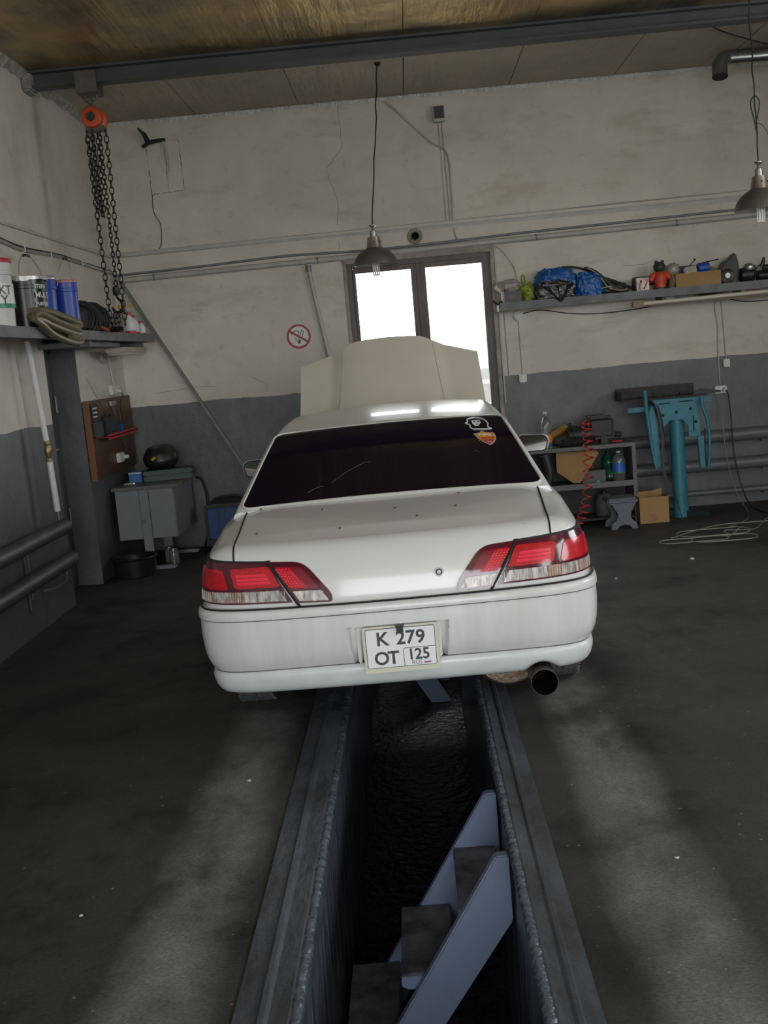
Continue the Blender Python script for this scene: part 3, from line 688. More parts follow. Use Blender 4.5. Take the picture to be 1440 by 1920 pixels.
# lid lower edge gap and badge
pts = [C(x / 40 * .395 * 1.0, tail_y(x / 40 * .395, .6985) - .001, .6985) for x in range(-40, 41)]
MB().tube(pts, .003, 6).build('lid_gap', GAP, parent=car)
bx, bz = .191, .800
lk = MB().lathe([(.0195, -.004), (.0195, .0), (.014, .0)], C(bx, tail_y(bx, bz) - .001, bz), 24, 'Y').build('lock_ring', mat('lock_white', (.66, .66, .64), .3), parent=car)
MB().lathe([(.0140, -.0055), (.0140, -.001)], C(bx, tail_y(bx, bz), bz), 20, 'Y').build('lock_recess', GAP, parent=lk)
MB().lathe([(.009, -.010), (.009, -.001)], C(bx, tail_y(bx, bz), bz), 20, 'Y').build('lock_cylinder', CHROME, parent=lk)
# ---- bumper: outline swept with a vertical profile, number-plate recess pushed in
BPROF = [(.7035, .055), (.7035, .020), (.700, .006), (.694, -.001), (.686, -.005), (.672, -.007), (.662, -.006), (.6595, -.0005), (.657, .0), (.640, -.001), (.612, -.002), (.600, -.002), (.5985, -.002), (.56, .000), (.52, .004), (.485, .012), (.455, .026), (.437, .040), (.432, .046), (.4305, .055)]
LPROF = [(.4305, .055), (.4295, .040), (.424, .033), (.405, .028), (.385, .031), (.362, .038), (.345, .048), (.333, .060), (.325, .080), (.323, .13)]
HB = [(p.x, p.y) for p in spline([(x, y, 0) for x, y in [(0, 0), (.20, .004), (.40, .018), (.56, .038), (.68, .064), (.772, .104), (.832, .162), (.864, .24), (.879, .36), (.884, .50), (.884, .74)]], 8)]
xs_extra = [.150, .156, .196, .210, .214, .222]
def hb_at(x):
    for (a, b), (c, d) in zip(HB, HB[1:]):
        if a <= x <= c and c > a: return (x, lerp(b, d, (x - a) / (c - a)))
HB2 = sorted(set(HB) | {hb_at(x) for x in xs_extra + [.02 * k for k in range(1, 20)]}, key=lambda p: (p[1], p[0]))
HB2 = [HB2[0]] + [q for p, q in zip(HB2, HB2[1:]) if (Vector(q) - Vector(p)).length > 5e-4]
def boff(d): return offs(HB2 + [(.886, .80)], d)[:-1]
def wz(x, z): return (.008 - .026 * (x / .86) ** 2) * interp([(.30, .7), (.43, 1), (.60, .75), (.715, .15)], z)
def bump_rows(prof, recess):
    rows = []
    for z, d in prof:
        o = boff(d)[:]; o[0] = (0.0, HB2[0][1] + d); row = []
        for sgn in (-1, 1):
            seq = list(reversed(o)) if sgn < 0 else o[1:]
            for x, y in seq:
                yy = y; zz = z
                if recess and .4305 <= z <= .5985:
                    lim = lerp(.196, .214, (z - .43) / .17)
                    if x < lim - .0: yy += .030 * min(1, (lim - x) / .012)
                if not recess and sgn > 0 and .520 < x < .668 and z < .375:       # scoop for the exhaust
                    zz += (.380 - z) * .65 * math.sin(math.pi * (x - .520) / .148)
                zz += wz(x, z); row.append(C(sgn * x, yy, zz))
        rows.append(row)
    return rows
bump = MB().grid(bump_rows(BPROF, True)).build('bumper', PAINTD, parent=car, smooth=40)
MB().grid(bump_rows(LPROF, False)).build('bumper_lip', LIPP, parent=car, smooth=40)
for z, d, w, nm in ((.6590, -.0005, .0022, 'bumper_crease'), (.4305, .046, .0028, 'lip_gap')):
    o = boff(d); MB().tube([C(-x, y, z + wz(x, z)) for x, y in reversed(o)] + [C(x, y, z + wz(x, z)) for x, y in o[1:]], w, 5).build(nm, mat('dirty_joint', (.10, .095, .085), .8), parent=car)
o = boff(.010); MB().tube([C(-x, y - .004, .7060 + wz(x, .715)) for x, y in reversed(o)] + [C(x, y - .004, .7060 + wz(x, .715)) for x, y in o[1:]], .0045, 5).build('bumper_gap', GAP, parent=car)
# recess side walls of the plate niche
for s in (-1, 1):
    MB().prism([(s * .158, .595), (s * .178, .595), (s * .176, .448), (s * .162, .440)], 'Y', 0.018, .034).build('niche_step', PAINTD, parent=car, bevel=.003)
    for v in car.children[-1].data.vertices: pass
for ch in [c for c in car.children if c.name.startswith('niche_step')]:
    ch.location = (0, 0, 0)
    for v in ch.data.vertices: v.co += Vector((CX, CY, 0))
# ---- number plate
PW, PH = .290, .170; PXc, PZc, PYc = .006, .505, -.006
plate_tilt = R(1.5)
pl = MB().prism(arc_poly([(CX + PXc - .157, .402), (CX + PXc + .157, .402), (CX + PXc + .157, .600), (CX + PXc - .157, .600)], .012), 'Y', CY + PYc - .002, CY + PYc + .012).build('license_plate', mat('plate_frame_cream', (.66, .66, .52), .4), parent=car, bevel=.002)
pl['label'] = 'white number plate in a cream frame reading K 279 OT 125 RUS'
pf = MB().prism(arc_poly([(CX + PXc - PW / 2, .424), (CX + PXc + PW / 2, .424), (CX + PXc + PW / 2, .592), (CX + PXc - PW / 2, .592)], .010), 'Y', CY + PYc - .0045, CY + PYc - .001).build('plate_border', mat('plate_black', (.03, .03, .033), .45), parent=pl)
WP = mat('plate_white', (.86, .86, .88), .3)
def pp(x, z): return (CX + PXc + x, z)
Yp = CY + PYc
MB().prism(arc_poly([pp(-.1425, .4265), pp(.1425, .4265), pp(.1425, .5895), pp(-.1425, .5895)], .008), 'Y', Yp - .0058, Yp - .004).build('plate_face', WP, parent=pl)
INK = mat('plate_ink', (.045, .045, .052), .5)
def line_prism(pts, w, nm):
    mb = MB()
    for (a, b), (c, d) in zip(pts, pts[1:]):
        t = Vector((c - a, d - b)).normalized(); n = Vector((-t.y, t.x)) * w / 2; e = t * w * .4
        mb.prism([pp(a + n.x - e.x, b + n.y - e.y), pp(c + n.x + e.x, d + n.y + e.y), pp(c - n.x + e.x, d - n.y + e.y), pp(a - n.x - e.x, b - n.y - e.y)], 'Y', Yp - .0064, Yp - .0056)
    return mb.build(nm, INK, parent=pl, smooth=0)
line_prism([(.0095, .427), (.0095, .495), (.0125, .5005), (.0175, .503), (.1425, .503)], .0024, 'region_border')
def plate_text(s, size, x, z, sx=1.0, bold=.0):
    t = text_mb(s, size, lambda a, b, d: (CX + PXc + x + a, Yp - .0062, z + b), 0, 'CENTER', sx, bold)
    return t.build('plate_character', INK, parent=pl, smooth=0, fix=False)
for ch, x in (('K', -.075), ('2', .002), ('7', .042), ('9', .084)): plate_text(ch, .0800, x, .5210, 1.0, .0018)
for ch, x in (('O', -.083), ('T', -.034)): plate_text(ch, .0780, x, .4390, 1.0, .0018)
for ch, x in (('1', .040), ('2', .070), ('5', .102)): plate_text(ch, .0660, x, .4520, .95, .0016)
plate_text('RUS', .0240, .062, .4305, 1.05, .0)
for k, cc in enumerate(((.8, .8, .8), (.10, .10, .35), (.55, .06, .09))):
    MB().box(CX + PXc + .091, CX + PXc + .120, Yp - .0063, Yp - .0057, .4395 - k * .0035, .4430 - k * .0035).build('flag_stripe', mat('flag_%d' % k, cc, .5), parent=pl, smooth=0)
# reversing camera clipped on the plate
rc = MB().box(CX + PXc - .012, CX + PXc + .016, Yp - .030, Yp - .004, .571, .600).build('reversing_camera', BLACKP, parent=pl, bevel=.004)
MB().lathe([(.007, -.034), (.007, -.028)], (CX + PXc + .002, Yp, .583), 16, 'Y').build('camera_lens', mat('lens_glass', (.05, .06, .06), .05), parent=pl)
MB().box(CX + PXc - .016, CX + PXc + .020, Yp - .026, Yp + .004, .599, .604).build('camera_bracket', BLACKP, parent=pl, bevel=.001)
# ---- exhaust
MUF = mat('muffler_burnt_steel', (.42, .37, .29), .4, .85, scale=9, c2=(.24, .12, .05), bump=.25)
PIPE = mat('exhaust_tip_steel', (.13, .12, .105), .38, .85, var=.4, scale=14)
ex = CX + .592; ez = .292
mf = MB().lathe([(.02, .30), (.105, .312), (.118, .33), (.118, .80), (.095, .81)], C(.47, 0, .318), 28, 'Y')
mf.v = [Vector((CX + .47 + (v.x - CX - .47) * 1.25, v.y, v.z)) for v in mf.v]; mf.build('muffler', MUF, parent=car)
tip = MB().lathe([(.052, .34), (.053, .22), (.055, .03), (.0575, -.015), (.0575, -.020), (.0555, -.020)], (ex, CY + .045, ez), 36, 'Y', caps=False).build('exhaust_tip', PIPE, parent=car, smooth=50)
MB().lathe([(.034, .13), (.034, .20), (.032, .20), (.032, .13)], (ex - .012, CY + .045, ez + .004), 24, 'Y', caps=False)  .build('inner_pipe', mat('sooty_pipe', (.02, .018, .016), .7), parent=tip)
MB().lathe([(.0, .30), (.045, .299), (.051, .03), (.0553, -.0198)], (ex, CY + .045, ez), 24, 'Y', caps=False).build('soot', mat('soot', (.006, .006, .005), .9, spec=.1), parent=tip)
# ---- wheels
TYRE = mat('tyre_rubber', (.022, .022, .023), .7, 0, bump=.3, bscale=50); RIMM = mat('alloy_grey', (.35, .35, .36), .35, .8)
def wheel(x, y, s):
    prof = [(.20, -.100), (.275, -.104), (.300, -.098), (.3085, -.080), (.312, -.03), (.312, .03), (.3085, .080), (.300, .098), (.275, .104), (.20, .100)]
    w = MB().lathe(prof, (CX + x, y, .312), 40, 'X', caps=False).build('wheel', TYRE, parent=car, smooth=50)
    MB().lathe([(.02, s * .070), (.06, s * .072), (.15, s * .060), (.19, s * .085), (.205, s * .098), (.205, -s * .09)], (CX + x, y, .312), 32, 'X').build('rim', RIMM, parent=w)
    for k in range(5):
        a = 2 * math.pi * k / 5; MB().obox((CX + x + s * .078, y + .115 * math.cos(a), .312 + .115 * math.sin(a)), (.02, .16, .045), (a, 0, 0)).build('spoke', RIMM, parent=w, bevel=.005)
    tr = MB()
    for k in range(64):        # v-shaped tread blocks
        a = 2 * math.pi * k / 64
        for q in (-1, 1):
            for j in range(3):
                xx = q * (.016 + j * .027); aa = a - (j * .030) + (0 if q > 0 else .02)
                c = (CX + x + xx, y + .3125 * math.cos(aa), .312 + .3125 * math.sin(aa))
                tr.obox(c, (.027, .0235, .007), Matrix.Rotation(aa + math.pi / 2, 3, 'X') @ Matrix.Rotation(q * .55, 3, 'Z'))
    tr.build('tread_blocks', mat('tread_rubber', (.105, .107, .108), .7, 0, var=.3, scale=20), parent=w, smooth=0, kind='stuff')
for y in (AXR, AXF):
    for s in (-1, 1): wheel(s * .774, y, s)
# ---- mirrors
for s in (-1, 1):
    mx, my, mz = .955, 3.08, 1.005
    sh = arc_poly([(-.110, -.055), (.085, -.050), (.100, .035), (.07, .062), (-.100, .066)], [.02, .03, .03, .03, .02], 5)
    TM = Matrix.Translation(C(s * mx, my, mz)) @ Matrix.Rotation(R(-17 * s), 4, 'Z') @ Matrix.Scale(s, 4, (1, 0, 0))
    def mm(): q = MB(); q.t = TM; return q
    rows = []
    for d, k in ((.0, 1.0), (.006, 1.03), (.05, 1.0), (.09, .85), (.12, .5)): rows.append([(px * k, d, pz * k) for px, pz in sh])
    mr = mm().grid(rows, close=True).add(rows[-1], [tuple(range(len(sh)))]).build('mirror', PAINT, parent=car, smooth=50)
    mm().prism([(px * .90, pz * .86) for px, pz in sh], 'Y', .002, .007).build('mirror_glass', mat('mirror_silver', (.75, .76, .77), .03, 1.0), parent=mr)
    mm().prism([(px * .985, pz * .985) for px, pz in sh], 'Y', .006, .012).build('mirror_bezel', BLACKP, parent=mr)
    MB().box(*(sorted((CX + s * .79, CX + s * .90))), CY + my + .05, CY + my + .10, .955, 1.0).build('mirror_arm', PAINT, parent=mr, bevel=.008)
# ---- raised hood (outer skin towards the back of the car)
def hood_pt(u, v, th=0.0):
    """u -1..1 across, v 0 (hinge) .. 1 (raised front edge)"""
    half = lerp(.725, .690, v); x = u * half; a = abs(u)
    base = Vector((0, 3.66, .93)); tip = Vector((0, 4.20, 1.66)); p = base.lerp(tip, v)
    nrm = Vector((0, -.815, .58)).normalized()
    bulge = .055 * max(0, 1 - (a / lerp(.70, .62, v)) ** 4) * (v ** .5) + .030 * (1 - a * a)
    rise = 0
    if v > .5:      # front edge: high in the middle, stepping down to the corners
        prof = interp([(0, .158), (.30, .150), (.40, .142), (.47, .120), (.56, .095), (1.0, .0)], a); rise = prof * ((v - .5) / .5) ** 1.3
    p = p + nrm * (bulge - th) + (tip - base).normalized() * rise
    return C(x, p.y, p.z)
US = [-1 + 2 * k / 48 for k in range(49)]; VS = [k / 16 for k in range(17)]
rows = [[hood_pt(u, v) for u in US] for v in VS]; back = [[hood_pt(u, v, .028) for u in US] for v in VS]
mb = MB().grid(rows).grid(back)
rim = [(0, k) for k in range(49)] + [(i, 48) for i in range(1, 17)] + [(16, k) for k in range(47, -1, -1)] + [(i, 0) for i in range(15, 0, -1)]
A = [rows[i][k] for i, k in rim]; B = [back[i][k] for i, k in rim]; mb.grid([A, B], close=True)
hood = mb.build('hood', HOODP, parent=car, smooth=40)
for s in (-1, 1):
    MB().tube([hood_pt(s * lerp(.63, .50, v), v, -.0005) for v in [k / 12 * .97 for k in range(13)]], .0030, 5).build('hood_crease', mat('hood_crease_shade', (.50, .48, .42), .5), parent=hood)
MB().tube([hood_pt(u, 1.0, .012) for u in [-.62 + 1.24 * k / 24 for k in range(25)]], .007, 6).build('hood_edge_seal', BLACKP, parent=hood)
MB().tube([C(.60, 4.35, .86), hood_pt(.80, .72, .03)], .005, 6).build('hood_prop', mat('prop_steel', (.3, .3, .3), .4, .8), parent=car)
# engine bay
eb = MB().box(CX - .66, CX + .66, CY + 3.66, CY + 4.55, .42, .60).build('engine_bay', BLACKP, parent=car, smooth=0)
MB().box(CX - .20, CX + .18, CY + 3.70, CY + 4.35, .58, .84).build('engine', mat('engine_alloy', (.22, .22, .22), .5, .6, var=.4, scale=8), parent=car, bevel=.03)
MB().box(CX - .60, CX - .36, CY + 4.1, CY + 4.3, .58, .80).build('battery', BLACKP, parent=car, bevel=.008)
# ---- stickers on the rear glass
def on_glass(x, y, up=.0085): return C(x, y, cab_top(x, y, up))
def gl_patch(poly, m, name, up, parent=car):
    b = bmesh.new(); b.faces.new([b.verts.new((x, y, 0)) for x, y in poly])
    xs = [p[0] for p in poly]; ys = [p[1] for p in poly]; st = .05
    for q in range(int(min(ys) / st), int(max(ys) / st) + 1): cut(b, (0, q * st, 0), (0, 1, 0))
    for v in b.verts: v.co = Vector(on_glass(v.co.x, v.co.y, up)) - ORG[car.name]
    bmesh.ops.triangulate(b, faces=b.faces); bmesh.ops.recalc_face_normals(b, faces=b.faces)
    me = bpy.data.meshes.new(name); b.to_mesh(me); b.free(); me.materials.append(m); o = bpy.data.objects.new(name, me); col.objects.link(o); o.parent = parent; ORG[o.name] = ORG[car.name]; return o
SX, SY = .520, 1.415                       # shield
def sh_xy(u, v): return (SX + u * .056 - (v * .012), SY + v * .082)
shield = [(-1, .62), (-.35, .72), (-.1, 1.0), (.25, .74), (.95, .62), (1.0, .2), (.85, -.35), (.45, -.8), (.05, -1.05), (-.45, -.62), (-.8, -.1)]
st = gl_patch([sh_xy(u, v) for u, v in shield], mat('sticker_silver', (.62, .62, .62), .35, .3), 'shield_sticker', .0085)
st['label'] = 'shield-shaped yellow and red sticker with a wolf'
gl_patch([sh_xy(u * .88, v * .88) for u, v in [(-1, .62), (-.35, .72), (-.1, 1.0), (.25, .74), (.95, .62), (1.0, .2), (.97, .0), (-.76, .0), (-.85, .1)]], mat('sticker_yellow', (.72, .34, .02), .4), 'yellow_field', .0095, st)
gl_patch([sh_xy(u * .88, v * .88) for u, v in [(-.76, .0), (.97, .0), (.85, -.35), (.45, -.8), (.05, -1.05), (-.45, -.62)]], mat('sticker_red', (.50, .035, .055), .4), 'red_field', .0095, st)
wolf = [(-.72, .42), (-.5, .55), (-.3, .42), (.1, .52), (.5, .45), (.75, .12), (.6, .14), (.5, .28), (.45, .06), (.33, .06), (.3, .26), (-.02, .28), (-.08, .05), (-.2, .05), (-.2, .28), (-.45, .34), (-.62, .30)]
gl_patch([sh_xy(u * .9, v) for u, v in wolf], mat('sticker_pale', (.75, .72, .66), .4), 'wolf', .0105, st)
text_mb('ROMA', .030, lambda a, b, d: on_glass(SX + a + .006, SY - .038 + b * 1.35, .0105), 0, 'CENTER', 1.05).build('lettering', mat('sticker_yellow', (0, 0, 0)), parent=st, smooth=0, fix=False)
text_mb('1927', .016, lambda a, b, d: on_glass(SX + a + .012, SY - .062 + b * 1.35, .0105), 0, 'CENTER', 1.05).build('lettering', mat('sticker_pale', (0, 0, 0)), parent=st, smooth=0, fix=False)
# generic white outline sticker of a head of hair above it
HXc, HYc = .490, 1.590
VIN = mat('vinyl_white', (.78, .78, .78), .4)
prof = [(-.95, .15), (-.75, .35), (-.80, .62), (-.5, .92), (-.05, 1.0), (.40, .78), (.72, .35), (.86, -.15), (.80, -.62), (1.05, -.95), (.5, -.98), (.0, -.92), (-.4, -.85), (-.65, -.55), (-.62, -.2), (-.85, .0)]
def hd(u, v): return on_glass(HXc + u * .066, HYc + v * .080, .0095)
hs = MB().tube([hd(*p) for p in spline([(a, b, 0) for a, b in prof], 4, True) for p in [(p.x, p.y)]], .0034, 5, closed=True).build('outline_sticker', VIN, parent=car)
hs['label'] = 'white outline sticker at the top right of the rear glass'
gl_patch([(HXc + u * .066, HYc + v * .080) for u, v in [(-.45, .50), (.25, .52), (.32, .1), (.05, -.4), (-.2, -.45), (-.4, .0)]], VIN, 'white_field', .0095, hs)
for q in ([(-.3, .28), (-.1, .34), (-.12, .22), (-.28, .18)], [(.02, .30), (.28, .32), (.22, .18), (.04, .2)], [(-.16, -.12), (.12, -.12), (.08, -.2), (-.14, -.2)]):
    gl_patch([(HXc + u * .066, HYc + v * .080) for u, v in q], TINT, 'dark_field', .0105, hs)
# dirt specks on the lid and bumper
for x, y in ((-.60, .38), (-.22, .30), (.02, .62), (.12, .40), (.30, .55), (-.33, .74), (-.65, .93), (.33, .86)):
    MB().blob(C(x, y, deck_pt(x, y) + .003), (.006, .009, .003), int(x * 50) + 60, .3, 2, 8, 6, False).build('leaf_speck', mat('speck', (.09, .065, .04), .9), parent=car)

car.rotation_euler = (0, R(-.4), 0)

# scratches in the window tint
for a, b in (((-.30, 1.10), (-.16, 1.24)), ((-.42, 1.03), (-.34, 1.08)), ((-.16, 1.24), (-.10, 1.26)), ((.44, 1.28), (.47, 1.275))):
    MB().tube([on_glass(lerp(a[0], b[0], k / 6), lerp(a[1], b[1], k / 6) + .012 * math.sin(math.pi * k / 6), .0068) for k in range(7)], .0005, 4).build('tint_scratch', mat('scratch_grey', (.30, .30, .28), .6), parent=rw)
# ================================================================== PIT STAIRS
STAIR = mat('stair_blue_grey', (.235, .300, .450), .45, 0, var=.14, scale=6, bump=.1)
TREAD = mat('stair_tread_worn', (.160, .170, .188), .5, 0, scale=9, c2=(.040, .041, .043), bump=.3, bscale=18)
st = thing('pit_stairs', 'blue-grey steel steps leading down into the pit nearest the camera', 'stairs', (.0, 3.97, PZ))
def stringer(y0, y1, f=lambda x: x):
    P = [(.172, -.085), (.217, -.085), (.217, -.335), (-.27, PZ + .004), (-.43, PZ + .004)]
    return MB().prism([(f(x), z) for x, z in P], 'Y', y0, y1)
stringer(3.68, 3.725).build('stringer', STAIR, parent=st, bevel=.006); stringer(4.235, 4.28).build('stringer', STAIR, parent=st, bevel=.006)
for k, (a, b, z) in enumerate(((.025, .195, -.305), (-.205, -.005, -.545), (-.428, -.232, -.785))):
    tr = MB().box(a, b, 3.735 if k else 3.735, 4.230, z - .012, z).build('tread', TREAD, parent=st, bevel=.003)
    MB().prism([(a, z - .012), (b, z - .012), (b, z - .05), (b - .015, z - .062), (a + .02, z - .062), (a, z - .045)], 'Y', 3.735, 3.750).build('tread_flange', STAIR, parent=tr, bevel=.002)
    MB().box(a, a + .012, 3.751, 4.230, z - .062, z - .013).build('tread_lip', STAIR, parent=tr, bevel=.002)
s2 = thing('pit_stairs', 'blue-grey steel steps at the far end of the pit under the car', 'stairs', (-.1, 8.5, PZ))
for y in (8.28, 8.83): MB().prism([(-.385, -.085), (-.425, -.085), (-.425, -.335), (-.02, PZ + .004), (.14, PZ + .004)], 'Y', y, y + .045).build('stringer', STAIR, parent=s2, bevel=.006)
for a, z in ((-.40, -.305), (-.23, -.545), (-.06, -.785)): MB().box(a, a + .17, 8.33, 8.825, z - .02, z).build('tread', TREAD, parent=s2, bevel=.003)

# ================================================================== LEFT SIDE
PIPEG = mat('pipe_dark_grey', (.10, .105, .11), .45, .1, var=.3, scale=6)
PIPEB = mat('radiator_pipe_brown', (.085, .083, .080), .5, .2, var=.4, scale=5, bump=.15)
WHP = mat('white_plastic_pipe', (.62, .62, .60), .4, 0, var=.12, scale=8)
CABLE = mat('cable_grey_white', (.42, .41, .38), .6, 0, var=.3, scale=9); CABLEB = mat('cable_black', (.016, .016, .016), .6)
BRASS = mat('old_brass', (.33, .25, .12), .4, .8, var=.4, scale=20)
SOCK = mat('socket_ivory', (.72, .70, .63), .45, 0, var=.15, scale=20)
# heating pipes on the left wall
for z, ye, nm in ((.675, 7.80, 'upper'), (.425, 7.86, 'lower')):
    t = thing('heating_pipe', '%s thick grey heating pipe on the left wall' % nm, 'pipe', (XL + .13, 6.0, z - .055), 'heating pipes on the left wall')
    MB().cyl((XL + .13, .6, z), (XL + .13, ye, z), .056, n=24).build('pipe', PIPEB, parent=t)
    MB().lathe([(.056, 0), (.052, .010), (.03, .018), (.004, .021)], (XL + .13, ye, z), 24, 'Y').build('end_cap', PIPEB, parent=t, smooth=60)
    for y in (1.6, 4.4, 7.25): MB().box(XL + .004, XL + .13, y - .012, y + .012, z - .075, z - .055).box(XL + .004, XL + .02, y - .012, y + .012, z - .24, z - .055).build('bracket', PIPEG, parent=t, smooth=0)
# bent feed pipe under the lower heating pipe end
MB().tube(spline([(XL + .13, 7.70, .37), (XL + .13, 7.70, .33), (XL + .12, 7.66, .285), (XL + .06, 7.60, .262), (XL - .01, 7.56, .258)], 6), .014, 10).build('feed_pipe', PIPEG, label='bent thin feed pipe below the lower left heating pipe', cat='pipe')
# white riser with brass valve
t = thing('riser_pipe', 'white plastic riser pipe with brass valve on the left wall', 'pipe', (XL + .12, 7.68, .73))
MB().tube([(XL + .10, 7.60, 2.01), (XL + .12, 7.67, 1.31)], .021, 14).build('pipe', WHP, parent=t)
lo = MB().tube([(XL + .12, 7.68, 1.16), (XL + .125, 7.70, .80)], .022, 14).build('pipe', WHP, parent=t)
MB().cyl((XL + .125, 7.70, .80), (XL + .13, 7.70, .733), .013, n=10).build('nipple', PIPEG, parent=t)
vv = MB().lathe([(.015, -.075), (.024, -.072), (.024, -.05), (.017, -.045), (.026, -.015), (.026, .02), (.017, .045), (.024, .05), (.024, .072), (.015, .075)], (XL + .12, 7.675, 1.235), 10).build('valve', BRASS, parent=t)
MB().cyl((XL + .12, 7.675, 1.235), (XL + .16, 7.70, 1.235), .006, n=8).box(XL + .15, XL + .165, 7.68, 7.78, 1.228, 1.242).build('valve_handle', mat('handle_dark', (.12, .1, .08), .5, .5), parent=vv)
MB().cyl((XL + .01, 7.30, .25), (XL + .01, 7.30, .64), .010, n=8).build('drain_pipe', PIPEG, label='thin grey vertical pipe between the two left heating pipes', cat='pipe')
# ---- shelf along the left wall
SHG = mat('shelf_grey_paint', (.165, .170, .172), .55, .1, var=.4, scale=6, bump=.2)
SHX = -2.31
sh = thing('storage_shelf', 'long grey steel-edged shelf along the left wall', 'shelf', (-2.5, 7.8, 2.0))
MB().box(XL, SHX - .006, 5.2, 10.20, 2.035, 2.055).build('board', SHG, parent=sh, smooth=0)
MB().box(SHX - .006, SHX, 5.2, 10.22, 1.998, 2.066).box(SHX - .05, SHX - .006, 5.2, 10.22, 1.998, 2.004).build('front_angle', SHG, parent=sh, smooth=0)
MB().box(XL, SHX - .006, 10.20, 10.205, 1.998, 2.06).build('end_angle', SHG, parent=sh, smooth=0)
for y in (6.0, 8.25, 9.9): MB().box(XL, SHX - .04, y, y + .035, 1.955, 1.998).build('bracket', SHG, parent=sh, smooth=0)
# lamp fitting and plank under the far end of the shelf
t = thing('shelf_lamp', 'beige lamp fitting under the far end of the left shelf', 'lamp', (-2.46, 9.7, 1.90))
MB().prism([(-2.56, 1.955), (-2.36, 1.955), (-2.385, 1.905), (-2.535, 1.905)], 'Y', 9.35, 10.15).build('housing', mat('lamp_beige', (.47, .44, .36), .5, 0, var=.2), parent=t, bevel=.01)
MB().box(-2.53, -2.39, 9.40, 10.10, 1.893, 1.906).build('diffuser', mat('lamp_diffuser', (.50, .49, .44), .35), parent=t, bevel=.004)
# door lintel board
MB().box(XL, XL + .30, 8.10, 9.30, 1.958, 1.992).build('trim_9', SHG, struct=True, smooth=0, label='grey board above the left door')
# ---- things on the left shelf
ZSF = 2.056
def bucket(name, label, c, r, h, mats, lid=None, handle=None, taper=.93, group='buckets on the left shelf'):
    t = thing(name, label, 'bucket', (c[0], c[1], ZSF), group)
    prof = [(r * taper, 0), (r * taper, .005), (r * .985, h * .78), (r * 1.03, h * .79), (r * 1.03, h * .84), (r, h * .85), (r, h * .96), (r * 1.03, h * .965), (r * 1.03, h), (r * .97, h), (r * .9, h * .8), (r * .88, h * .7)]
    MB().lathe(prof, (c[0], c[1], ZSF), 32).build('body', mats, parent=t)
    if lid: MB().lathe([(r * 1.05, h * .965), (r * 1.06, h * 1.0), (r * 1.0, h * 1.03), (r * .2, h * 1.03)], (c[0], c[1], ZSF), 32).build('lid', lid, parent=t)
    if handle:
        hh, tilt, ax = handle; pts = []
        for k in range(13):
            a = math.pi * k / 12; q = Vector((math.cos(a) * r * 1.05, 0, math.sin(a) * hh)); q = Matrix.Rotation(tilt, 3, 'X') @ q; q = Matrix.Rotation(ax, 3, 'Z') @ q
            pts.append((c[0] + q.x, c[1] + q.y, ZSF + h * .9 + q.z))
        hd_ = MB().tube(pts, .0028, 5).build('handle', mat('wire_steel', (.3, .3, .3), .4, .8), parent=t)
        MB().tube(pts[5:8], .009, 8).build('grip', BLACKP, parent=hd_)
    return t
BLUEB = mat('blue_plastic', (.022, .070, .40), .35, 0, var=.15); WHB = mat('white_bucket', (.60, .60, .58), .45, 0, var=.15, scale=10)
TIN = mat('dark_tin', (.055, .055, .055), .28, .85, var=.2); TINL = mat('tin_lid_white', (.62, .62, .60), .35, .6, var=.3, scale=30)
t = bucket('paint_bucket', 'white bucket with red lid and green print at the left frame edge', (-2.465, 6.64), .145, .40, WHB, mat('red_lid', (.42, .03, .03), .4))
c0 = (-2.465, 6.64); r0 = .1465
def wrap(c, r, a0, a1, z0, z1, m, name, parent, seg=10):
    rows = [[(c[0] + r * math.cos(lerp(a0, a1, k / seg)), c[1] + r * math.sin(lerp(a0, a1, k / seg)), z) for k in range(seg + 1)] for z in (z0, z1)]
    return MB().grid(rows).build(name, m, parent=parent, smooth=60)
lb = wrap(c0, .1465, -1.6, .6, 2.19, 2.32, mat('print_white', (.68, .68, .66), .4), 'printed_label', t)
wrap(c0, .1475, -1.6, .6, 2.175, 2.20, mat('print_green', (.03, .22, .12), .4), 'green_band', t)
def wrap_text(s_, size, c, r, a0, z, m, parent, sx=1.0, name='lettering'):
    text_mb(s_, size, lambda a, b, d: (c[0] + r * math.cos(a0 + a / r), c[1] + r * math.sin(a0 + a / r), z + b), 0, 'LEFT', sx, .001).build(name, m, parent=parent, smooth=0, fix=False)
wrap_text('AKT', .075, c0, .1485, -1.15, 2.255, mat('print_dark', (.08, .09, .08), .5), t); wrap_text('Y', .085, c0, .1485, -.75, 2.19, mat('print_dark', (.08, .09, .08), .5), t)
t = bucket('paint_pail', 'dark tin pail with white lettering and torn white lid on the left shelf', (-2.475, 7.28), .150, .345, TIN, None, None, .97)
rnd = random.Random(5); prof = []
rows = [[], [], []]
for k in range(49):
    a = 2 * math.pi * k / 48; cx, cy = -2.475, 7.28
    rows[0].append((cx + .149 * math.cos(a), cy + .149 * math.sin(a), ZSF + .352)); rows[1].append((cx + .163 * math.cos(a), cy + .163 * math.sin(a), ZSF + .348)); rows[2].append((cx + .163 * math.cos(a), cy + .163 * math.sin(a), ZSF + .330 - .014 * rnd.random()))
MB().grid(rows).build('lid_rim', TINL, parent=t, smooth=0)
MB().lathe([(.152, .348), (.02, .350)], (-2.475, 7.28, ZSF), 32).build('lid', TINL, parent=t)
for s_, z, sz in (('STERN', 2.345, .036), ('MULTI', 2.285, .052), ('PURPOSE', 2.235, .030), ('NATERN', 2.190, .038)):
    wrap_text(s_, sz, (-2.475, 7.28), .1565, -.75, z - .02, mat('print_pale', (.58, .57, .54), .5), t, .95)
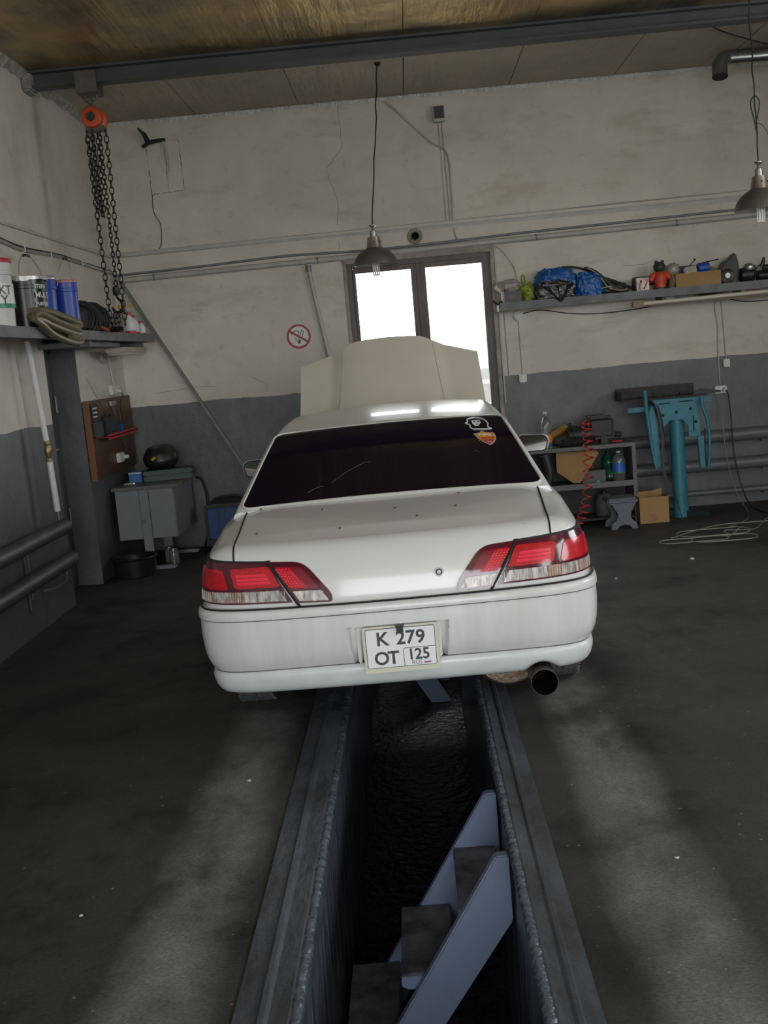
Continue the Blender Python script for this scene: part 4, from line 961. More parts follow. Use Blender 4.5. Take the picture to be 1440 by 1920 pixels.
for a in (-2.0,): MB().lathe([(.022, 0), (.018, .008)], (-2.475 + .150 * math.cos(a), 7.28 + .150 * math.sin(a) - .012, ZSF + .27), 14, 'Y').build('handle_boss', TINL, parent=t)
t = bucket('blue_bucket', 'large blue bucket with clear lid behind the dark tin pail', (-2.545, 7.72), .150, .375, BLUEB, TINL, (.21, R(-8), R(78)), .93)
t = bucket('blue_bucket', 'tall narrow blue bucket right of the tin pail', (-2.42, 8.02), .088, .37, BLUEB, None, (.20, R(10), R(75)), .98)
MB().lathe([(.092, .355), (.094, .372), (.086, .375)], (-2.42, 8.02, ZSF), 28).build('red_rim', mat('rim_clear_red', (.45, .20, .18), .35), parent=t)
# hose coil hanging over the shelf edge
HOSE = mat('olive_hose', (.150, .120, .055), .36, 0, var=.3, scale=14)
pts = spline([(-2.30, 6.86, 2.16), (-2.295, 7.15, 2.175), (-2.29, 7.45, 2.15), (-2.272, 7.74, 2.115), (-2.272, 7.76, 2.085), (-2.28, 7.55, 2.085), (-2.292, 7.2, 2.125), (-2.295, 6.92, 2.14), (-2.29, 6.84, 2.115), (-2.283, 6.98, 2.11), (-2.275, 7.2, 2.075), (-2.268, 7.58, 2.035), (-2.262, 7.70, 2.03), (-2.262, 7.66, 2.06), (-2.275, 7.3, 2.105), (-2.283, 6.98, 2.15), (-2.28, 6.85, 2.12), (-2.27, 6.97, 2.075), (-2.268, 7.15, 2.02), (-2.26, 7.45, 1.975), (-2.256, 7.66, 1.968), (-2.256, 7.70, 1.995), (-2.262, 7.5, 2.01)], 6)
MB().tube(pts, .0225, 10).build('hose_coil', HOSE, label='coil of thick olive hose hanging over the left shelf edge', cat='hose')
# black cable bundle with orange grip
t = thing('cable_bundle', 'black bundle of welding cable on the left shelf under the hoist', 'cable', (-2.47, 8.60, ZSF))
CB = mat('bundle_black', (.022, .023, .023), .6, 0, var=.4, scale=20, bump=.4, bscale=30)
MB().blob((-2.47, 8.56, ZSF + .105), (.115, .26, .140), 4, .13, 2.6, 24, 14).build('wrapped_core', CB, parent=t, smooth=50)
for k in range(7):
    pts = [(-2.47 + .127 * math.cos(a), 8.40 + k * .075 + .03 * math.sin(a * 2 + k), ZSF + .110 + .125 * math.sin(a) * (1 + .06 * (k % 3))) for a in [math.pi * 2 * q / 16 for q in range(16)]]
    MB().tube(pts, .012, 6, closed=True).build('loop', CB, parent=t)
MB().tube([(-2.36, 8.62, ZSF + .05), (-2.35, 8.78, ZSF + .025)], .016, 8).build('orange_grip', mat('grip_orange', (.40, .075, .03), .5), parent=t)
# jug and bottles
JUG = mat('cloudy_plastic', (.50, .45, .37), .3, 0, var=.1, trans=.25); WBT = mat('white_bottle', (.66, .68, .70), .35); REDC = mat('red_cap', (.45, .02, .025), .4)
t = thing('plastic_jug', 'cloudy plastic jug with yellow cap on the left shelf', 'jug', (-2.54, 10.08, ZSF))
MB().lathe([(.085, 0), (.095, .012), (.095, .15), (.085, .19), (.05, .235), (.028, .25), (.028, .258)], (-2.54, 10.08, ZSF), 28).build('body', JUG, parent=t, smooth=50)
cp = MB().lathe([(.036, .258), (.038, .262), (.038, .290), (.030, .294)], (-2.54, 10.08, ZSF), 24).build('cap', mat('yellow_cap', (.62, .42, .015), .4), parent=t)
MB().tube([(-2.50, 10.10, ZSF + .285), (-2.465, 10.14, ZSF + .289), (-2.455, 10.18, ZSF + .284), (-2.49, 10.15, ZSF + .280)], .005, 6).build('carry_loop', mat('yellow_cap', (0, 0, 0)), parent=cp)
for k, (x, y, s_, lab) in enumerate(((-2.385, 9.66, 1.12, 'nearest white bottle with red cap beside the cloudy jug'), (-2.40, 9.86, 1.02, 'middle white bottle with red cap on the left shelf'), (-2.37, 10.02, .74, 'shortest white bottle with red cap at the shelf end'))):
    t = thing('bottle', lab, 'bottle', (x, y, ZSF), 'white bottles on the left shelf')
    MB().lathe([(.042 * s_, 0), (.047 * s_, .01), (.047 * s_, .09 * s_), (.040 * s_, .115 * s_), (.018 * s_, .150 * s_), (.018 * s_, .158 * s_)], (x, y, ZSF), 20).build('body', WBT, parent=t, smooth=50)
    MB().lathe([(.021, .155 * s_), (.021, .178 * s_), (.016, .181 * s_)], (x, y, ZSF), 16).build('cap', REDC, parent=t)
    rows = [[(x + .0478 * s_ * math.cos(a), y + .0478 * s_ * math.sin(a), z) for a in [-2.2 + .2 * q for q in range(12)]] for z in (ZSF + .012, ZSF + .035 * s_)]
    MB().grid(rows).build('red_label', REDC, parent=t, smooth=60)
# ---- cables along the left wall and corner brace
def cable(pts, r, m, name, label, cat='cable', n=6, sub=6, parent=None):
    q = MB().tube(spline(pts, sub), r, n)
    return q.build(name, m, parent=parent, smooth=60, **({} if parent else dict(label=label, cat=cat)))
cable([(XL + .016, 1.0, 2.76), (XL + .016, 4.0, 2.735), (XL + .016, 5.6, 2.74), (XL + .016, 6.8, 2.72), (XL + .016, 7.5, 2.70), (XL + .016, 8.0, 2.672), (XL + .016, 8.8, 2.694), (XL + .016, 9.5, 2.685), (XL + .016, 10.47, 2.672)], .013, CABLE, 'wall_cable', 'thick grey cable clipped along the left wall')
cable([(XL + .012, 7.5, 2.722), (XL + .022, 8.0, 2.69), (XL + .022, 8.8, 2.709), (XL + .016, 9.5, 2.70), (XL + .012, 10.45, 2.69)], .005, CABLEB, 'wall_cable', 'thin black cable lying on the thick cable of the left wall')
cable([(XL + .010, 1.0, 2.85), (XL + .010, 5.6, 2.84), (XL + .010, 7.6, 2.825), (XL + .010, 9.0, 2.822), (XL + .010, 10.47, 2.825)], .011, mat('cable_painted', (.44, .41, .37), .7), 'wall_cable', 'whitewashed cable high on the left wall')
for y in (8.02, 8.62, 9.45): MB().tube([(XL, y, 2.655), (XL + .03, y, 2.66), (XL + .03, y, 2.70), (XL, y + .01, 2.725)], .005, 6).build('cable_clip', SOCK, label='ivory clip on the left wall cable, %s' % {8.02: 'nearest the camera', 8.62: 'middle one', 9.45: 'nearest the corner'}[y], cat='clip')
BRC = mat('angle_iron_grey', (.20, .20, .195), .5, .4, var=.25, scale=8)
a, b = Vector((-2.64, YB - .035, 2.62)), Vector((-1.58, YB - .035, .64)); q = MB()
d = (b - a).normalized(); n_ = Vector((-d.z, 0, d.x)) * .014
q.prism([(a.x + n_.x, a.z + n_.z), (b.x + n_.x, b.z + n_.z), (b.x - n_.x, b.z - n_.z), (a.x - n_.x, a.z - n_.z)], 'Y', YB - .05, YB - .006)
q.build('diagonal_brace', BRC, label='slanting steel strut across the left part of the back wall', cat='brace', smooth=0, bevel=.004)
# ---- wooden tool board on the left wall
BW_ = mat('varnished_board', (.115, .052, .020), .45, 0, scale=5, c2=(.060, .028, .012), stretch=(1, 1, 5))
t = thing('tool_board', 'brown varnished wooden board hung on the left wall above the desk', 'board', (XL + .04, 9.7, .87))
MB().box(XL + .012, XL + .045, 9.0, 10.42, .87, 1.53).build('panel', BW_, parent=t, bevel=.006)
MB().box(XL + .010, XL + .062, 8.985, 9.012, .865, 1.535).build('edge', mat('board_edge', (.20, .085, .030), .45), parent=t, bevel=.006)
MB().box(XL + .046, XL + .13, 9.25, 10.22, 1.205, 1.213).box(XL + .122, XL + .130, 9.25, 10.22, 1.185, 1.232).build('red_ledge', mat('red_paint', (.42, .02, .022), .45), label='narrow red ledge fixed across the brown board', cat='ledge', smooth=0)
org = thing('wall_organizer', 'black organizer with papers on the brown board', 'organizer', (XL + .06, 9.13, 1.24))
MB().box(XL + .046, XL + .066, 9.05, 9.24, 1.22, 1.50).build('back', BLACKP, parent=org, bevel=.004)
MB().box(XL + .066, XL + .095, 9.05, 9.24, 1.22, 1.35).build('pocket', mat('organizer_grey', (.045, .045, .042), .5), parent=org, bevel=.006)
for k in range(3): MB().box(XL + .0665, XL + .0675, 9.075, 9.20, 1.39 + k * .035, 1.402 + k * .035).build('print_line', mat('print_pale', (0, 0, 0)), parent=org, smooth=0)
rd = thing('radio', 'small black radio with long antenna on the red ledge', 'radio', (XL + .085, 9.48, 1.213))
MB().box(XL + .05, XL + .12, 9.36, 9.60, 1.213, 1.375).build('body', BLACKP, parent=rd, bevel=.012)
MB().tube([(XL + .07, 9.40, 1.37), (XL + .075, 9.42, 1.395), (XL + .075, 9.55, 1.40), (XL + .07, 9.57, 1.372)], .006, 6).build('handle', BLACKP, parent=rd)
MB().cyl((XL + .075, 9.47, 1.38), (XL + .04, 9.08, 1.73), .0022, .0015, n=6).build('antenna', mat('antenna_steel', (.25, .22, .2), .3, .9), parent=rd)
MB().lathe([(.035, 0), (.032, .004)], (XL + .12, 9.44, 1.28), 20, 'X').build('speaker_cone', mat('speaker_grey', (.04, .04, .04), .7), parent=rd)
MB().box(XL + .05, XL + .10, 9.64, 9.72, 1.213, 1.275).build('blue_tin', mat('small_blue', (.02, .07, .25), .4), label='small blue tin on the red ledge beside the radio', cat='tin', bevel=.004)
MB().box(XL + .05, XL + .10, 9.80, 9.87, 1.213, 1.290).build('blue_tin', mat('small_blue', (0, 0, 0)), label='second small blue tin on the red ledge, nearer the corner', cat='tin', bevel=.004)
ca = thing('caliper_tool', 'steel caliper-like tools hanging on the brown board', 'tool', (XL + .06, 9.78, 1.20))
MB().tube([(XL + .062, 9.72, 1.50), (XL + .062, 9.80, 1.23)], .009, 6).build('bar', mat('tool_steel', (.33, .33, .32), .35, .8), parent=ca)
MB().box(XL + .05, XL + .075, 9.66, 9.82, 1.46, 1.50).build('jaw', mat('tool_steel', (0, 0, 0)), parent=ca, bevel=.004)
MB().tube([(XL + .06, 9.93, 1.47), (XL + .06, 9.98, 1.08)], .003, 5).build('hanging_wire', mat('tool_steel', (0, 0, 0)), label='thin steel wire hanging on the brown board', cat='wire')
def socket(name, label, c, axis, w=.08, h=.08, plugs=0, dp=.035):
    t = thing(name, label, 'socket', c)
    if axis == 'X': MB().box(c[0], c[0] + dp, c[1] - w / 2, c[1] + w / 2, c[2], c[2] + h).build('cover', SOCK, parent=t, bevel=.006)
    else: MB().box(c[0] - w / 2, c[0] + w / 2, c[1] - dp, c[1], c[2], c[2] + h).build('cover', SOCK, parent=t, bevel=.006)
    return t
t = socket('power_socket', 'ivory socket with plug low on the brown board', (XL + .046, 9.78, .95), 'X', .17, .085)
MB().cyl((XL + .08, 9.83, .99), (XL + .125, 9.83, .99), .018, n=14).build('plug', SOCK, parent=t)
MB().tube(spline([(XL + .125, 9.83, .985), (XL + .13, 9.84, .94), (XL + .11, 9.87, .85), (XL + .12, 9.95, .76)], 5), .005, 6).build('cord', CABLEB, parent=t)
t = socket('power_socket', 'pair of ivory sockets on the left wall above the brown board', (XL, 10.02, 1.55), 'X', .28, .085)
MB().cyl((XL + .03, 10.04, 1.585), (XL + .075, 10.04, 1.575), .018, n=12).build('plug', SOCK, parent=t)
MB().tube(spline([(XL + .075, 10.04, 1.57), (XL + .08, 10.03, 1.53), (XL + .055, 10.01, 1.46), (XL + .06, 10.0, 1.30), (XL + .055, 9.97, 1.1), (XL + .085, 9.85, .995)], 5), .004, 6).build('cord', CABLEB, parent=t)
cable([(XL + .01, 10.03, 1.64), (XL + .01, 10.0, 1.75), (XL + .01, 9.97, 1.90), (XL + .01, 9.95, 1.99)], .006, WHP, 'socket_cable', 'white cable running up from the pair of sockets to the left shelf')
cable([(XL + .01, 9.97, 1.84), (XL + .01, 9.85, 1.835), (XL + .02, 9.70, 1.86), (XL + .03, 9.70, 1.93), (XL + .1, 9.75, 1.955)], .005, WHP, 'loop_cable', 'small loop of white cable below the left shelf')
# ---- steel desk
DG = mat('desk_grey_paint', (.235, .250, .262), .45, .05, var=.12, scale=5)
DT = mat('desk_top_grey', (.17, .165, .155), .5, 0, var=.3, scale=7)
dk = thing('desk', 'grey steel desk with two doors standing in the back left corner', 'desk', (-2.38, 9.95, 0))
MB().box(-2.675, -2.085, 9.47, 10.36, .715, .745).build('top', DT, parent=dk, bevel=.003)
MB().box(-2.66, -2.14, 9.52, 10.33, .27, .715).build('body', DG, parent=dk, bevel=.003)
for a_, b_ in ((-2.655, -2.445), (-2.355, -2.145)):
    MB().box(a_, b_, 9.500, 9.519, .275, .708).build('door', DG, parent=dk, bevel=.004)
MB().box(-2.440, -2.360, 9.485, 9.518, .02, .712).build('leg', DG, parent=dk, bevel=.006)
MB().lathe([(.017, -.006), (.014, 0), (.014, .004)], (-2.415, 9.483, .43), 18, 'Y').build('lock', mat('lock_grey', (.14, .15, .16), .4, .4), parent=dk)
MB().box(-2.43, -2.17, 9.44, 9.52, 0, .03).build('foot', DG, parent=dk, bevel=.010)
MB().box(-2.40, -2.11, 10.20, 10.28, 0, .03).build('foot', DG, parent=dk, bevel=.010)
MB().box(-2.44, -2.36, 10.21, 10.27, .03, .27).build('leg', DG, parent=dk, bevel=.006)
# things on and under the desk
wm = thing('welding_mask', 'black welding mask lying on the green case', 'mask', (-2.33, 10.02, .842))
MB().blob((-2.33, 10.02, .935), (.165, .15, .125), 2, .05, 1.6, 28, 16).build('shell', mat('mask_black', (.020, .020, .019), .35), parent=wm, smooth=60)
MB().obox((-2.26, 9.93, .985), (.15, .07, .012), (R(50), R(8), R(20))).build('visor', mat('visor_dark', (.035, .030, .026), .15), parent=wm, bevel=.004)
MB().obox((-2.365, 9.868, .945), (.045, .004, .022), (R(-15), R(-30), 0)).build('yellow_mark', mat('mark_yellow', (.45, .36, .02), .5), parent=wm)
gc = thing('tool_case', 'dark green plastic tool case on the desk', 'case', (-2.26, 9.93, .745))
GRC = mat('green_case', (.012, .060, .035), .45, 0, var=.3, scale=12)
MB().obox((-2.255, 9.95, .772), (.44, .30, .050), (0, 0, R(8))).build('base', GRC, parent=gc, bevel=.010); MB().obox((-2.255, 9.95, .821), (.44, .30, .042), (0, 0, R(8))).build('lid', GRC, parent=gc, bevel=.010)
MB().obox((-2.24, 9.795, .80), (.05, .012, .04), (0, 0, R(8))).build('latch', BLACKP, parent=gc, bevel=.002)
bb = thing('blue_box', 'small light blue carton on the desk left of the green case', 'box', (-2.545, 9.93, .745))
MB().box(-2.605, -2.49, 9.86, 10.0, .745, .835).build('carton', mat('carton_blue', (.05, .19, .52), .5), parent=bb, bevel=.002); MB().box(-2.606, -2.489, 9.858, 9.862, .822, .836).build('white_band', WHP, parent=bb, smooth=0)
MB().lathe([(.045, 0), (.05, .004), (.052, .07), (.047, .07), (.044, .01)], (-2.64, 10.10, .745), 20).build('black_pot', BLACKP, label='small black pot on the desk by the wall', cat='pot')
MB().obox((-2.57, 9.72, .752), (.10, .025, .012), (0, 0, R(25))).obox((-2.53, 9.73, .751), (.012, .06, .010), (0, 0, R(10))).build('metal_clip', mat('clip_bright', (.6, .6, .6), .25, .9), label='shiny metal clip on the desk top', cat='clip', bevel=.002)
bs = thing('wash_basin', 'round black plastic basin on the floor in front of the desk', 'basin', (-2.49, 9.26, 0))
MB().lathe([(.150, 0), (.165, .006), (.185, .15), (.200, .158), (.205, .165), (.200, .172), (.188, .168), (.178, .150), (.158, .02), (.0, .014)], (-2.485, 9.25, 0), 40).build('bowl', mat('basin_black', (.014, .014, .015), .4), parent=bs, smooth=45)
for k, (x, y) in enumerate(((-2.23, 9.66), (-2.29, 9.76))):
    jr = thing('glass_jar', ('front shiny glass jar under the desk', 'rear shiny glass jar under the desk')[k], 'jar', (x, y, 0))
    MB().lathe([(.04, 0), (.045, .006), (.045, .10), (.038, .118), (.036, .135), (.034, .135), (.04, .1), (.04, .012), (.0, .01)], (x, y, 0), 22).build('glass', mat('jar_glass', (.55, .56, .54), .06, 0, trans=.75, spec=.6), parent=jr, smooth=50)
    MB().lathe([(.039, .128), (.039, .146), (.03, .148)], (x, y, 0), 22).build('lid', mat('clip_bright', (0, 0, 0)), parent=jr)
wl = thing('welder', 'blue portable welding machine against the back wall beside the desk', 'machine', (-1.78, 10.25, 0))
WBL = mat('welder_blue', (.012, .060, .22), .42, 0, var=.2, scale=10)
MB().box(-1.975, -1.60, 10.05, 10.44, .13, .42).build('body', WBL, parent=wl, bevel=.015)
for a_, b_ in ((-1.995, -1.965), (-1.61, -1.585)): MB().box(a_, b_, 10.035, 10.45, .06, .45).build('end_panel', BLACKP, parent=wl, bevel=.012)
MB().box(-1.98, -1.60, 10.04, 10.44, .425, .46).build('top_panel', BLACKP, parent=wl, bevel=.012)
MB().box(-1.99, -1.59, 10.05, 10.43, .07, .125).build('bottom_panel', BLACKP, parent=wl, bevel=.008)
for x in (-1.93, -1.65): MB().box(x - .03, x + .03, 10.06, 10.42, 0, .07).build('foot', BLACKP, parent=wl, bevel=.008)
MB().tube(spline([(-1.94, 10.25, .45), (-1.91, 10.25, .485), (-1.8, 10.25, .50), (-1.68, 10.25, .495), (-1.64, 10.25, .45)], 5), .016, 8).build('handle', BLACKP, parent=wl)
for x in (-1.86, -1.80): MB().box(x - .003, x + .003, 10.045, 10.052, .14, .41).build('groove', BLACKP, parent=wl, smooth=0)
cable([(-2.09, 10.34, .70), (-2.045, 10.38, .66), (-2.02, 10.40, .5), (-2.025, 10.38, .3), (-2.04, 10.30, .12), (-2.05, 10.15, .02), (-1.98, 9.98, .013)], .012, CABLEB, 'welding_cable', 'black cable hanging from the desk beside the blue welder', n=8)
MB().cyl((-2.05, YB - .03, .20), (-1.6, YB - .03, .20), .018, n=10).build('low_pipe', PIPEG, label='thin grey pipe low on the back wall behind the welder', cat='pipe')
# ---- chain hoist
HO = (-2.215, 8.60)
ht = thing('chain_hoist', 'orange chain hoist with hanging black chains on the ceiling beam', 'hoist', (HO[0], HO[1], 2.07))
STL = mat('hoist_steel', (.16, .15, .13), .5, .6, var=.3, scale=10); CH = mat('chain_black', (.035, .032, .028), .4, .7); ORG_ = mat('hoist_orange', (.55, .075, .015), .4, 0, var=.15)
tp = MB().box(HO[0] - .08, HO[0] + .08, 8.500, 8.515, 3.83, 3.985).box(HO[0] - .08, HO[0] + .08, 8.685, 8.700, 3.83, 3.985).box(HO[0] - .08, HO[0] + .08, 8.515, 8.685, 3.83, 3.845).build('trolley', STL, parent=ht, smooth=0, bevel=.003)
for x in (-.05, .05): MB().lathe([(.014, -.010), (.014, 0)], (HO[0] + x, 8.500, 3.955), 6, 'Y').build('bolt', STL, parent=tp)
MB().tube([(HO[0] - .045, 8.6, 3.835), (HO[0] - .045, 8.6, 3.80), (HO[0] - .02, 8.6, 3.765), (HO[0] + .02, 8.6, 3.765), (HO[0] + .045, 8.6, 3.80), (HO[0] + .045, 8.6, 3.835)], .007, 8).build('shackle', STL, parent=ht)
MB().tube(spline([(HO[0], 8.6, 3.73), (HO[0], 8.6, 3.755), (HO[0] + .018, 8.6, 3.775), (HO[0] - .002, 8.6, 3.795), (HO[0] - .02, 8.6, 3.775)], 4), .008, 8).build('top_hook', STL, parent=ht)
MB().lathe([(.05, -.065), (.072, -.062), (.080, -.05), (.080, -.012), (.072, 0)], (HO[0], 8.595, 3.660), 32, 'Y').build('wheel_cover', ORG_, parent=ht)
MB().lathe([(.030, -.075), (.034, -.070), (.034, -.060)], (HO[0], 8.595, 3.662), 24, 'Y').build('hub', mat('hub_dark', (.05, .05, .05), .4, .4), parent=ht)
MB().lathe([(.080, .005), (.088, .01), (.088, .05), (.075, .06)], (HO[0] + .012, 8.595, 3.645), 32, 'Y').build('gear_housing', ORG_, parent=ht)
MB().box(HO[0] - .06, HO[0] + .085, 8.57, 8.64, 3.56, 3.60).build('chain_guide', STL, parent=ht, bevel=.006)
def chain(p0, p1, pitch, r, name='chain', parent=ht, sag=None):
    p0, p1 = Vector(p0), Vector(p1); L = (p1 - p0).length; n = max(2, int(L / pitch)); mb = MB(); d = (p1 - p0).normalized()
    a = d.cross(Vector((0, 1, 0))).normalized(); b = d.cross(a)
    for k in range(n):
        c = p0.lerp(p1, (k + .5) / n); s_ = a if k % 2 else b; hl = pitch * .5 + r * .9; hw = pitch * .36
        pts = []
        for q in range(10):
            t_ = 2 * math.pi * q / 10; e = math.cos(t_); pts.append(c + d * (math.copysign(abs(e) ** .8, e) * hl) + s_ * (math.sin(t_) * hw))
        mb.tube(pts, r, 5, closed=True)
    return mb.build(name, CH, parent=parent, smooth=60)
Zt = 3.57
for dx, y, z1 in ((-.055, 8.58, 2.08), (-.030, 8.62, 2.95), (-.010, 8.575, 2.93), (.035, 8.61, 2.41), (.085, 8.60, 2.10)):
    chain((HO[0] + dx, y, Zt), (HO[0] + dx * .75 - .005, y, z1), .036 if z1 > 2.3 else .046, .0048)
chain((HO[0] - .045, 8.55, 3.56), (HO[0] - .035, 8.56, 2.95), .04, .0048); chain((HO[0] + .012, 8.63, 3.56), (HO[0] - .01, 8.62, 2.93), .04, .0048)
hk = MB().lathe([(.020, 0), (.026, .01), (.026, .06), (.018, .07)], (HO[0] + .015, 8.61, 2.335), 16).build('hook_block', CH, parent=ht)
hx, hz = HO[0] + .015, 2.26
MB().tube(spline([(hx, 8.61, 2.34), (hx + .005, 8.61, 2.315), (hx + .030, 8.61, 2.285), (hx + .040, 8.61, 2.250), (hx + .025, 8.61, 2.215), (hx - .008, 8.61, 2.205), (hx - .035, 8.61, 2.225), (hx - .040, 8.61, 2.25)], 4), [.010] * 8 + [.013] * 12 + [.010] * 6 + [.006] * 3, 8).build('hook', CH, parent=hk)
for dx, z0 in ((-.02, 2.21), (.0, 2.20), (.02, 2.21)): chain((HO[0] + .005 + dx, 8.60, z0), (HO[0] - .02 + dx * 1.5, 8.60, 2.085), .034, .0048)
pile = []
rnd = random.Random(2)
for k in range(14):
    a = rnd.uniform(0, 6.28); rr = rnd.uniform(.0, .06); pile.append((HO[0] - .02 + rr * math.cos(a), 8.60 + rr * 1.3 * math.sin(a), 2.068 + rnd.uniform(0, .022)))
for k in range(0, 13): chain(pile[k], pile[k + 1], .034, .0045)
# ================================================================== BACK WALL: pipes, wires, fittings
COND = mat('conduit_painted', (.50, .48, .44), .55, .1, var=.2, scale=8); CONDG = mat('conduit_grey', (.20, .21, .22), .45, .4)
t = thing('wall_pipe', 'long thick pale pipe running the width of the back wall', 'pipe', (.4, YB - .03, 2.59))
MB().tube([(XL + .01, YB - .028, 2.600), (-.6, YB - .028, 2.625), (.6, YB - .028, 2.645), (XR - .02, YB - .028, 2.700)], .026, 14).build('pipe', COND, parent=t)
for x in (-2.3, -.75, 1.3, 2.6): MB().lathe([(.030, -.008), (.030, .008)], (x, YB - .028, interp([(-2.7, 2.600), (-.6, 2.625), (.6, 2.645), (5, 2.700)], x)), 14, 'X').build('clamp', CONDG, parent=t)
cable([(XL + .01, YB - .014, 2.650), (-1.9, YB - .014, 2.664), (-1.1, YB - .014, 2.690), (-.75, YB - .014, 2.685), (-.3, YB - .02, 2.674), (.2, YB - .05, 2.678), (.6, YB - .03, 2.688), (1.1, YB - .014, 2.705), (2.2, YB - .014, 2.722), (3.6, YB - .014, 2.748), (XR - .02, YB - .014, 2.76)], .011, CONDG, 'wall_cable', 'dark cable running just above the pale back wall pipe', n=8)
cable([(XL + .01, YB - .008, 2.852), (-.2, YB - .008, 2.874), (1.5, YB - .008, 2.889), (3.2, YB - .008, 2.906), (XR - .02, YB - .008, 2.92)], .007, COND, 'wall_cable', 'upper of two thin wires high on the back wall')
cable([(XL + .01, YB - .008, 2.815), (-.2, YB - .008, 2.838), (1.5, YB - .008, 2.85), (3.2, YB - .008, 2.862), (XR - .02, YB - .008, 2.875)], .007, COND, 'wall_cable', 'lower of two thin wires high on the back wall')
MB().box(XL, XR, YB - .006, YB, 2.818, 2.850).build('cable_trunking', COND, label='flat whitewashed cable trunking high on the back wall', cat='trunking', smooth=0)
t = thing('drop_pipe', 'slanting pale pipe dropping from the wall pipe left of the window', 'pipe', (-.74, YB - .03, 1.25))
MB().tube([(-.845, YB - .028, 2.595), (-.83, YB - .028, 2.45), (-.655, YB - .028, 1.25)], .019, 12).build('pipe', COND, parent=t)
MB().lathe([(.026, -.03), (.026, .03)], (-.842, YB - .028, 2.555), 12).build('coupling', CONDG, parent=t)
# window side conduit
cable([(.905, YB - .012, 2.60), (.906, YB - .012, 2.3), (.908, YB - .012, 1.7), (.912, YB - .012, 1.15)], .010, COND, 'wall_cable', 'pale conduit running down right of the window', n=8)
cable([(.955, YB - .006, 2.02), (.960, YB - .006, 1.6), (.962, YB - .006, 1.40)], .005, COND, 'wall_cable', 'thin pale wire down the wall beside the window')
cable([(.88, YB - .008, 2.615), (.96, YB - .008, 2.58), (1.04, YB - .008, 2.47), (1.09, YB - .008, 2.36), (1.11, YB - .008, 2.12)], .006, COND, 'wall_cable', 'pale wire arching from the window corner down to the right shelf')
# siren with wires
t = thing('siren_box', 'small black siren box high in the middle of the back wall', 'siren', (.485, YB - .05, 3.76))
MB().box(.43, .54, YB - .075, YB - .002, 3.76, 3.90).build('case', COND, parent=t, bevel=.006)
MB().box(.440, .530, YB - .082, YB - .074, 3.785, 3.893).build('grille', mat('siren_black', (.02, .024, .024), .4), parent=t, bevel=.003)
cable([(.478, YB - .006, 3.76), (.480, YB - .006, 3.3), (.482, YB - .006, 2.88)], .006, COND, 'wall_cable', 'left of two pale wires dropping from the siren box')
cable([(.505, YB - .006, 3.76), (.512, YB - .006, 3.3), (.515, YB - .006, 2.88)], .005, COND, 'wall_cable', 'right of two pale wires dropping from the siren box')
cable([(.0, YB - .010, 3.99), (.10, YB - .010, 3.90), (.31, YB - .010, 3.68), (.42, YB - .010, 3.575), (.51, YB - .010, 3.52), (.545, YB - .010, 3.42), (.552, YB - .010, 3.2), (.548, YB - .010, 2.88)], .011, COND, 'wall_cable', 'pale cable bending down from the ceiling to the wall wires')
cable([(.55, YB - .010, 2.81), (.555, YB - .010, 2.74), (.575, YB - .012, 2.70), (.62, YB - .03, 2.683)], .007, COND, 'wall_cable', 'short pale cable joining the wires to the pipe above the window')
# round flue opening
t = thing('flue_ring', 'round flue opening with a rusty ring above the window', 'vent', (.178, YB - .02, 2.695))
MB().lathe([(.072, .0), (.072, -.014), (.062, -.020), (.046, -.016), (.046, .0)], (.178, YB, 2.765), 28, 'Y', caps=False).build('plate', mat('flue_plate', (.40, .36, .29), .6, .3, var=.4, scale=20), parent=t)
MB().lathe([(.044, -.03), (.040, -.034), (.034, -.030), (.034, .0)], (.178, YB, 2.765), 28, 'Y', caps=False).build('collar', mat('flue_collar', (.30, .27, .22), .5, .5), parent=t)
MB().lathe([(.0, -.004), (.036, -.004)], (.178, YB, 2.765), 24, 'Y', caps=False).build('hole', mat('soot', (.006, .006, .005)), parent=t)
# blocked-up opening with sooty stub
RUST = mat('rust_line', (.20, .13, .07), .8, .2, var=.7, scale=30)
t = thing('blocked_hatch', 'rusty outline of a blocked-up hatch high on the back wall', 'hatch', (-2.09, YB - .01, 3.36))
rnd = random.Random(9)
for a, b in (((-2.245, 3.82), (-1.935, 3.83)), ((-2.24, 3.36), (-1.935, 3.372)), ((-2.245, 3.82), (-2.238, 3.36)), ((-1.935, 3.83), (-1.932, 3.372)), ((-2.075, 3.82), (-2.08, 3.38))):
    pts = []
    for k in range(17):
        pts.append((lerp(a[0], b[0], k / 16) + rnd.uniform(-.004, .004), YB - .001, lerp(a[1], b[1], k / 16) + rnd.uniform(-.004, .004)))
    MB().tube(pts, [rnd.choice((.0006, .0012, .002, .0038)) for _ in pts], 5).build('rusty_edge', RUST, parent=t)
t = thing('flue_stub', 'sooty bent stub of cut pipe sticking out above the blocked hatch', 'pipe', (-2.2, YB - .05, 3.78))
SOOT = mat('soot_black', (.025, .025, .024), .8, 0, var=.4, scale=14)
MB().tube([(-2.27, YB - .02, 3.79), (-2.20, YB - .05, 3.82), (-2.05, YB - .04, 3.835)], [.018, .022, .014], 8).build('pipe', SOOT, parent=t); MB().tube([(-2.21, YB - .045, 3.82), (-2.235, YB - .06, 3.89), (-2.285, YB - .08, 3.95)], [.026, .022, .008], 8).build('torn_flange', SOOT, parent=t)
MB().tube([(-2.08, YB - .035, 3.84), (-2.04, YB - .03, 3.70), (-2.05, YB - .01, 3.55)], [.014, .010, .006], 6).build('strip', COND, parent=t)
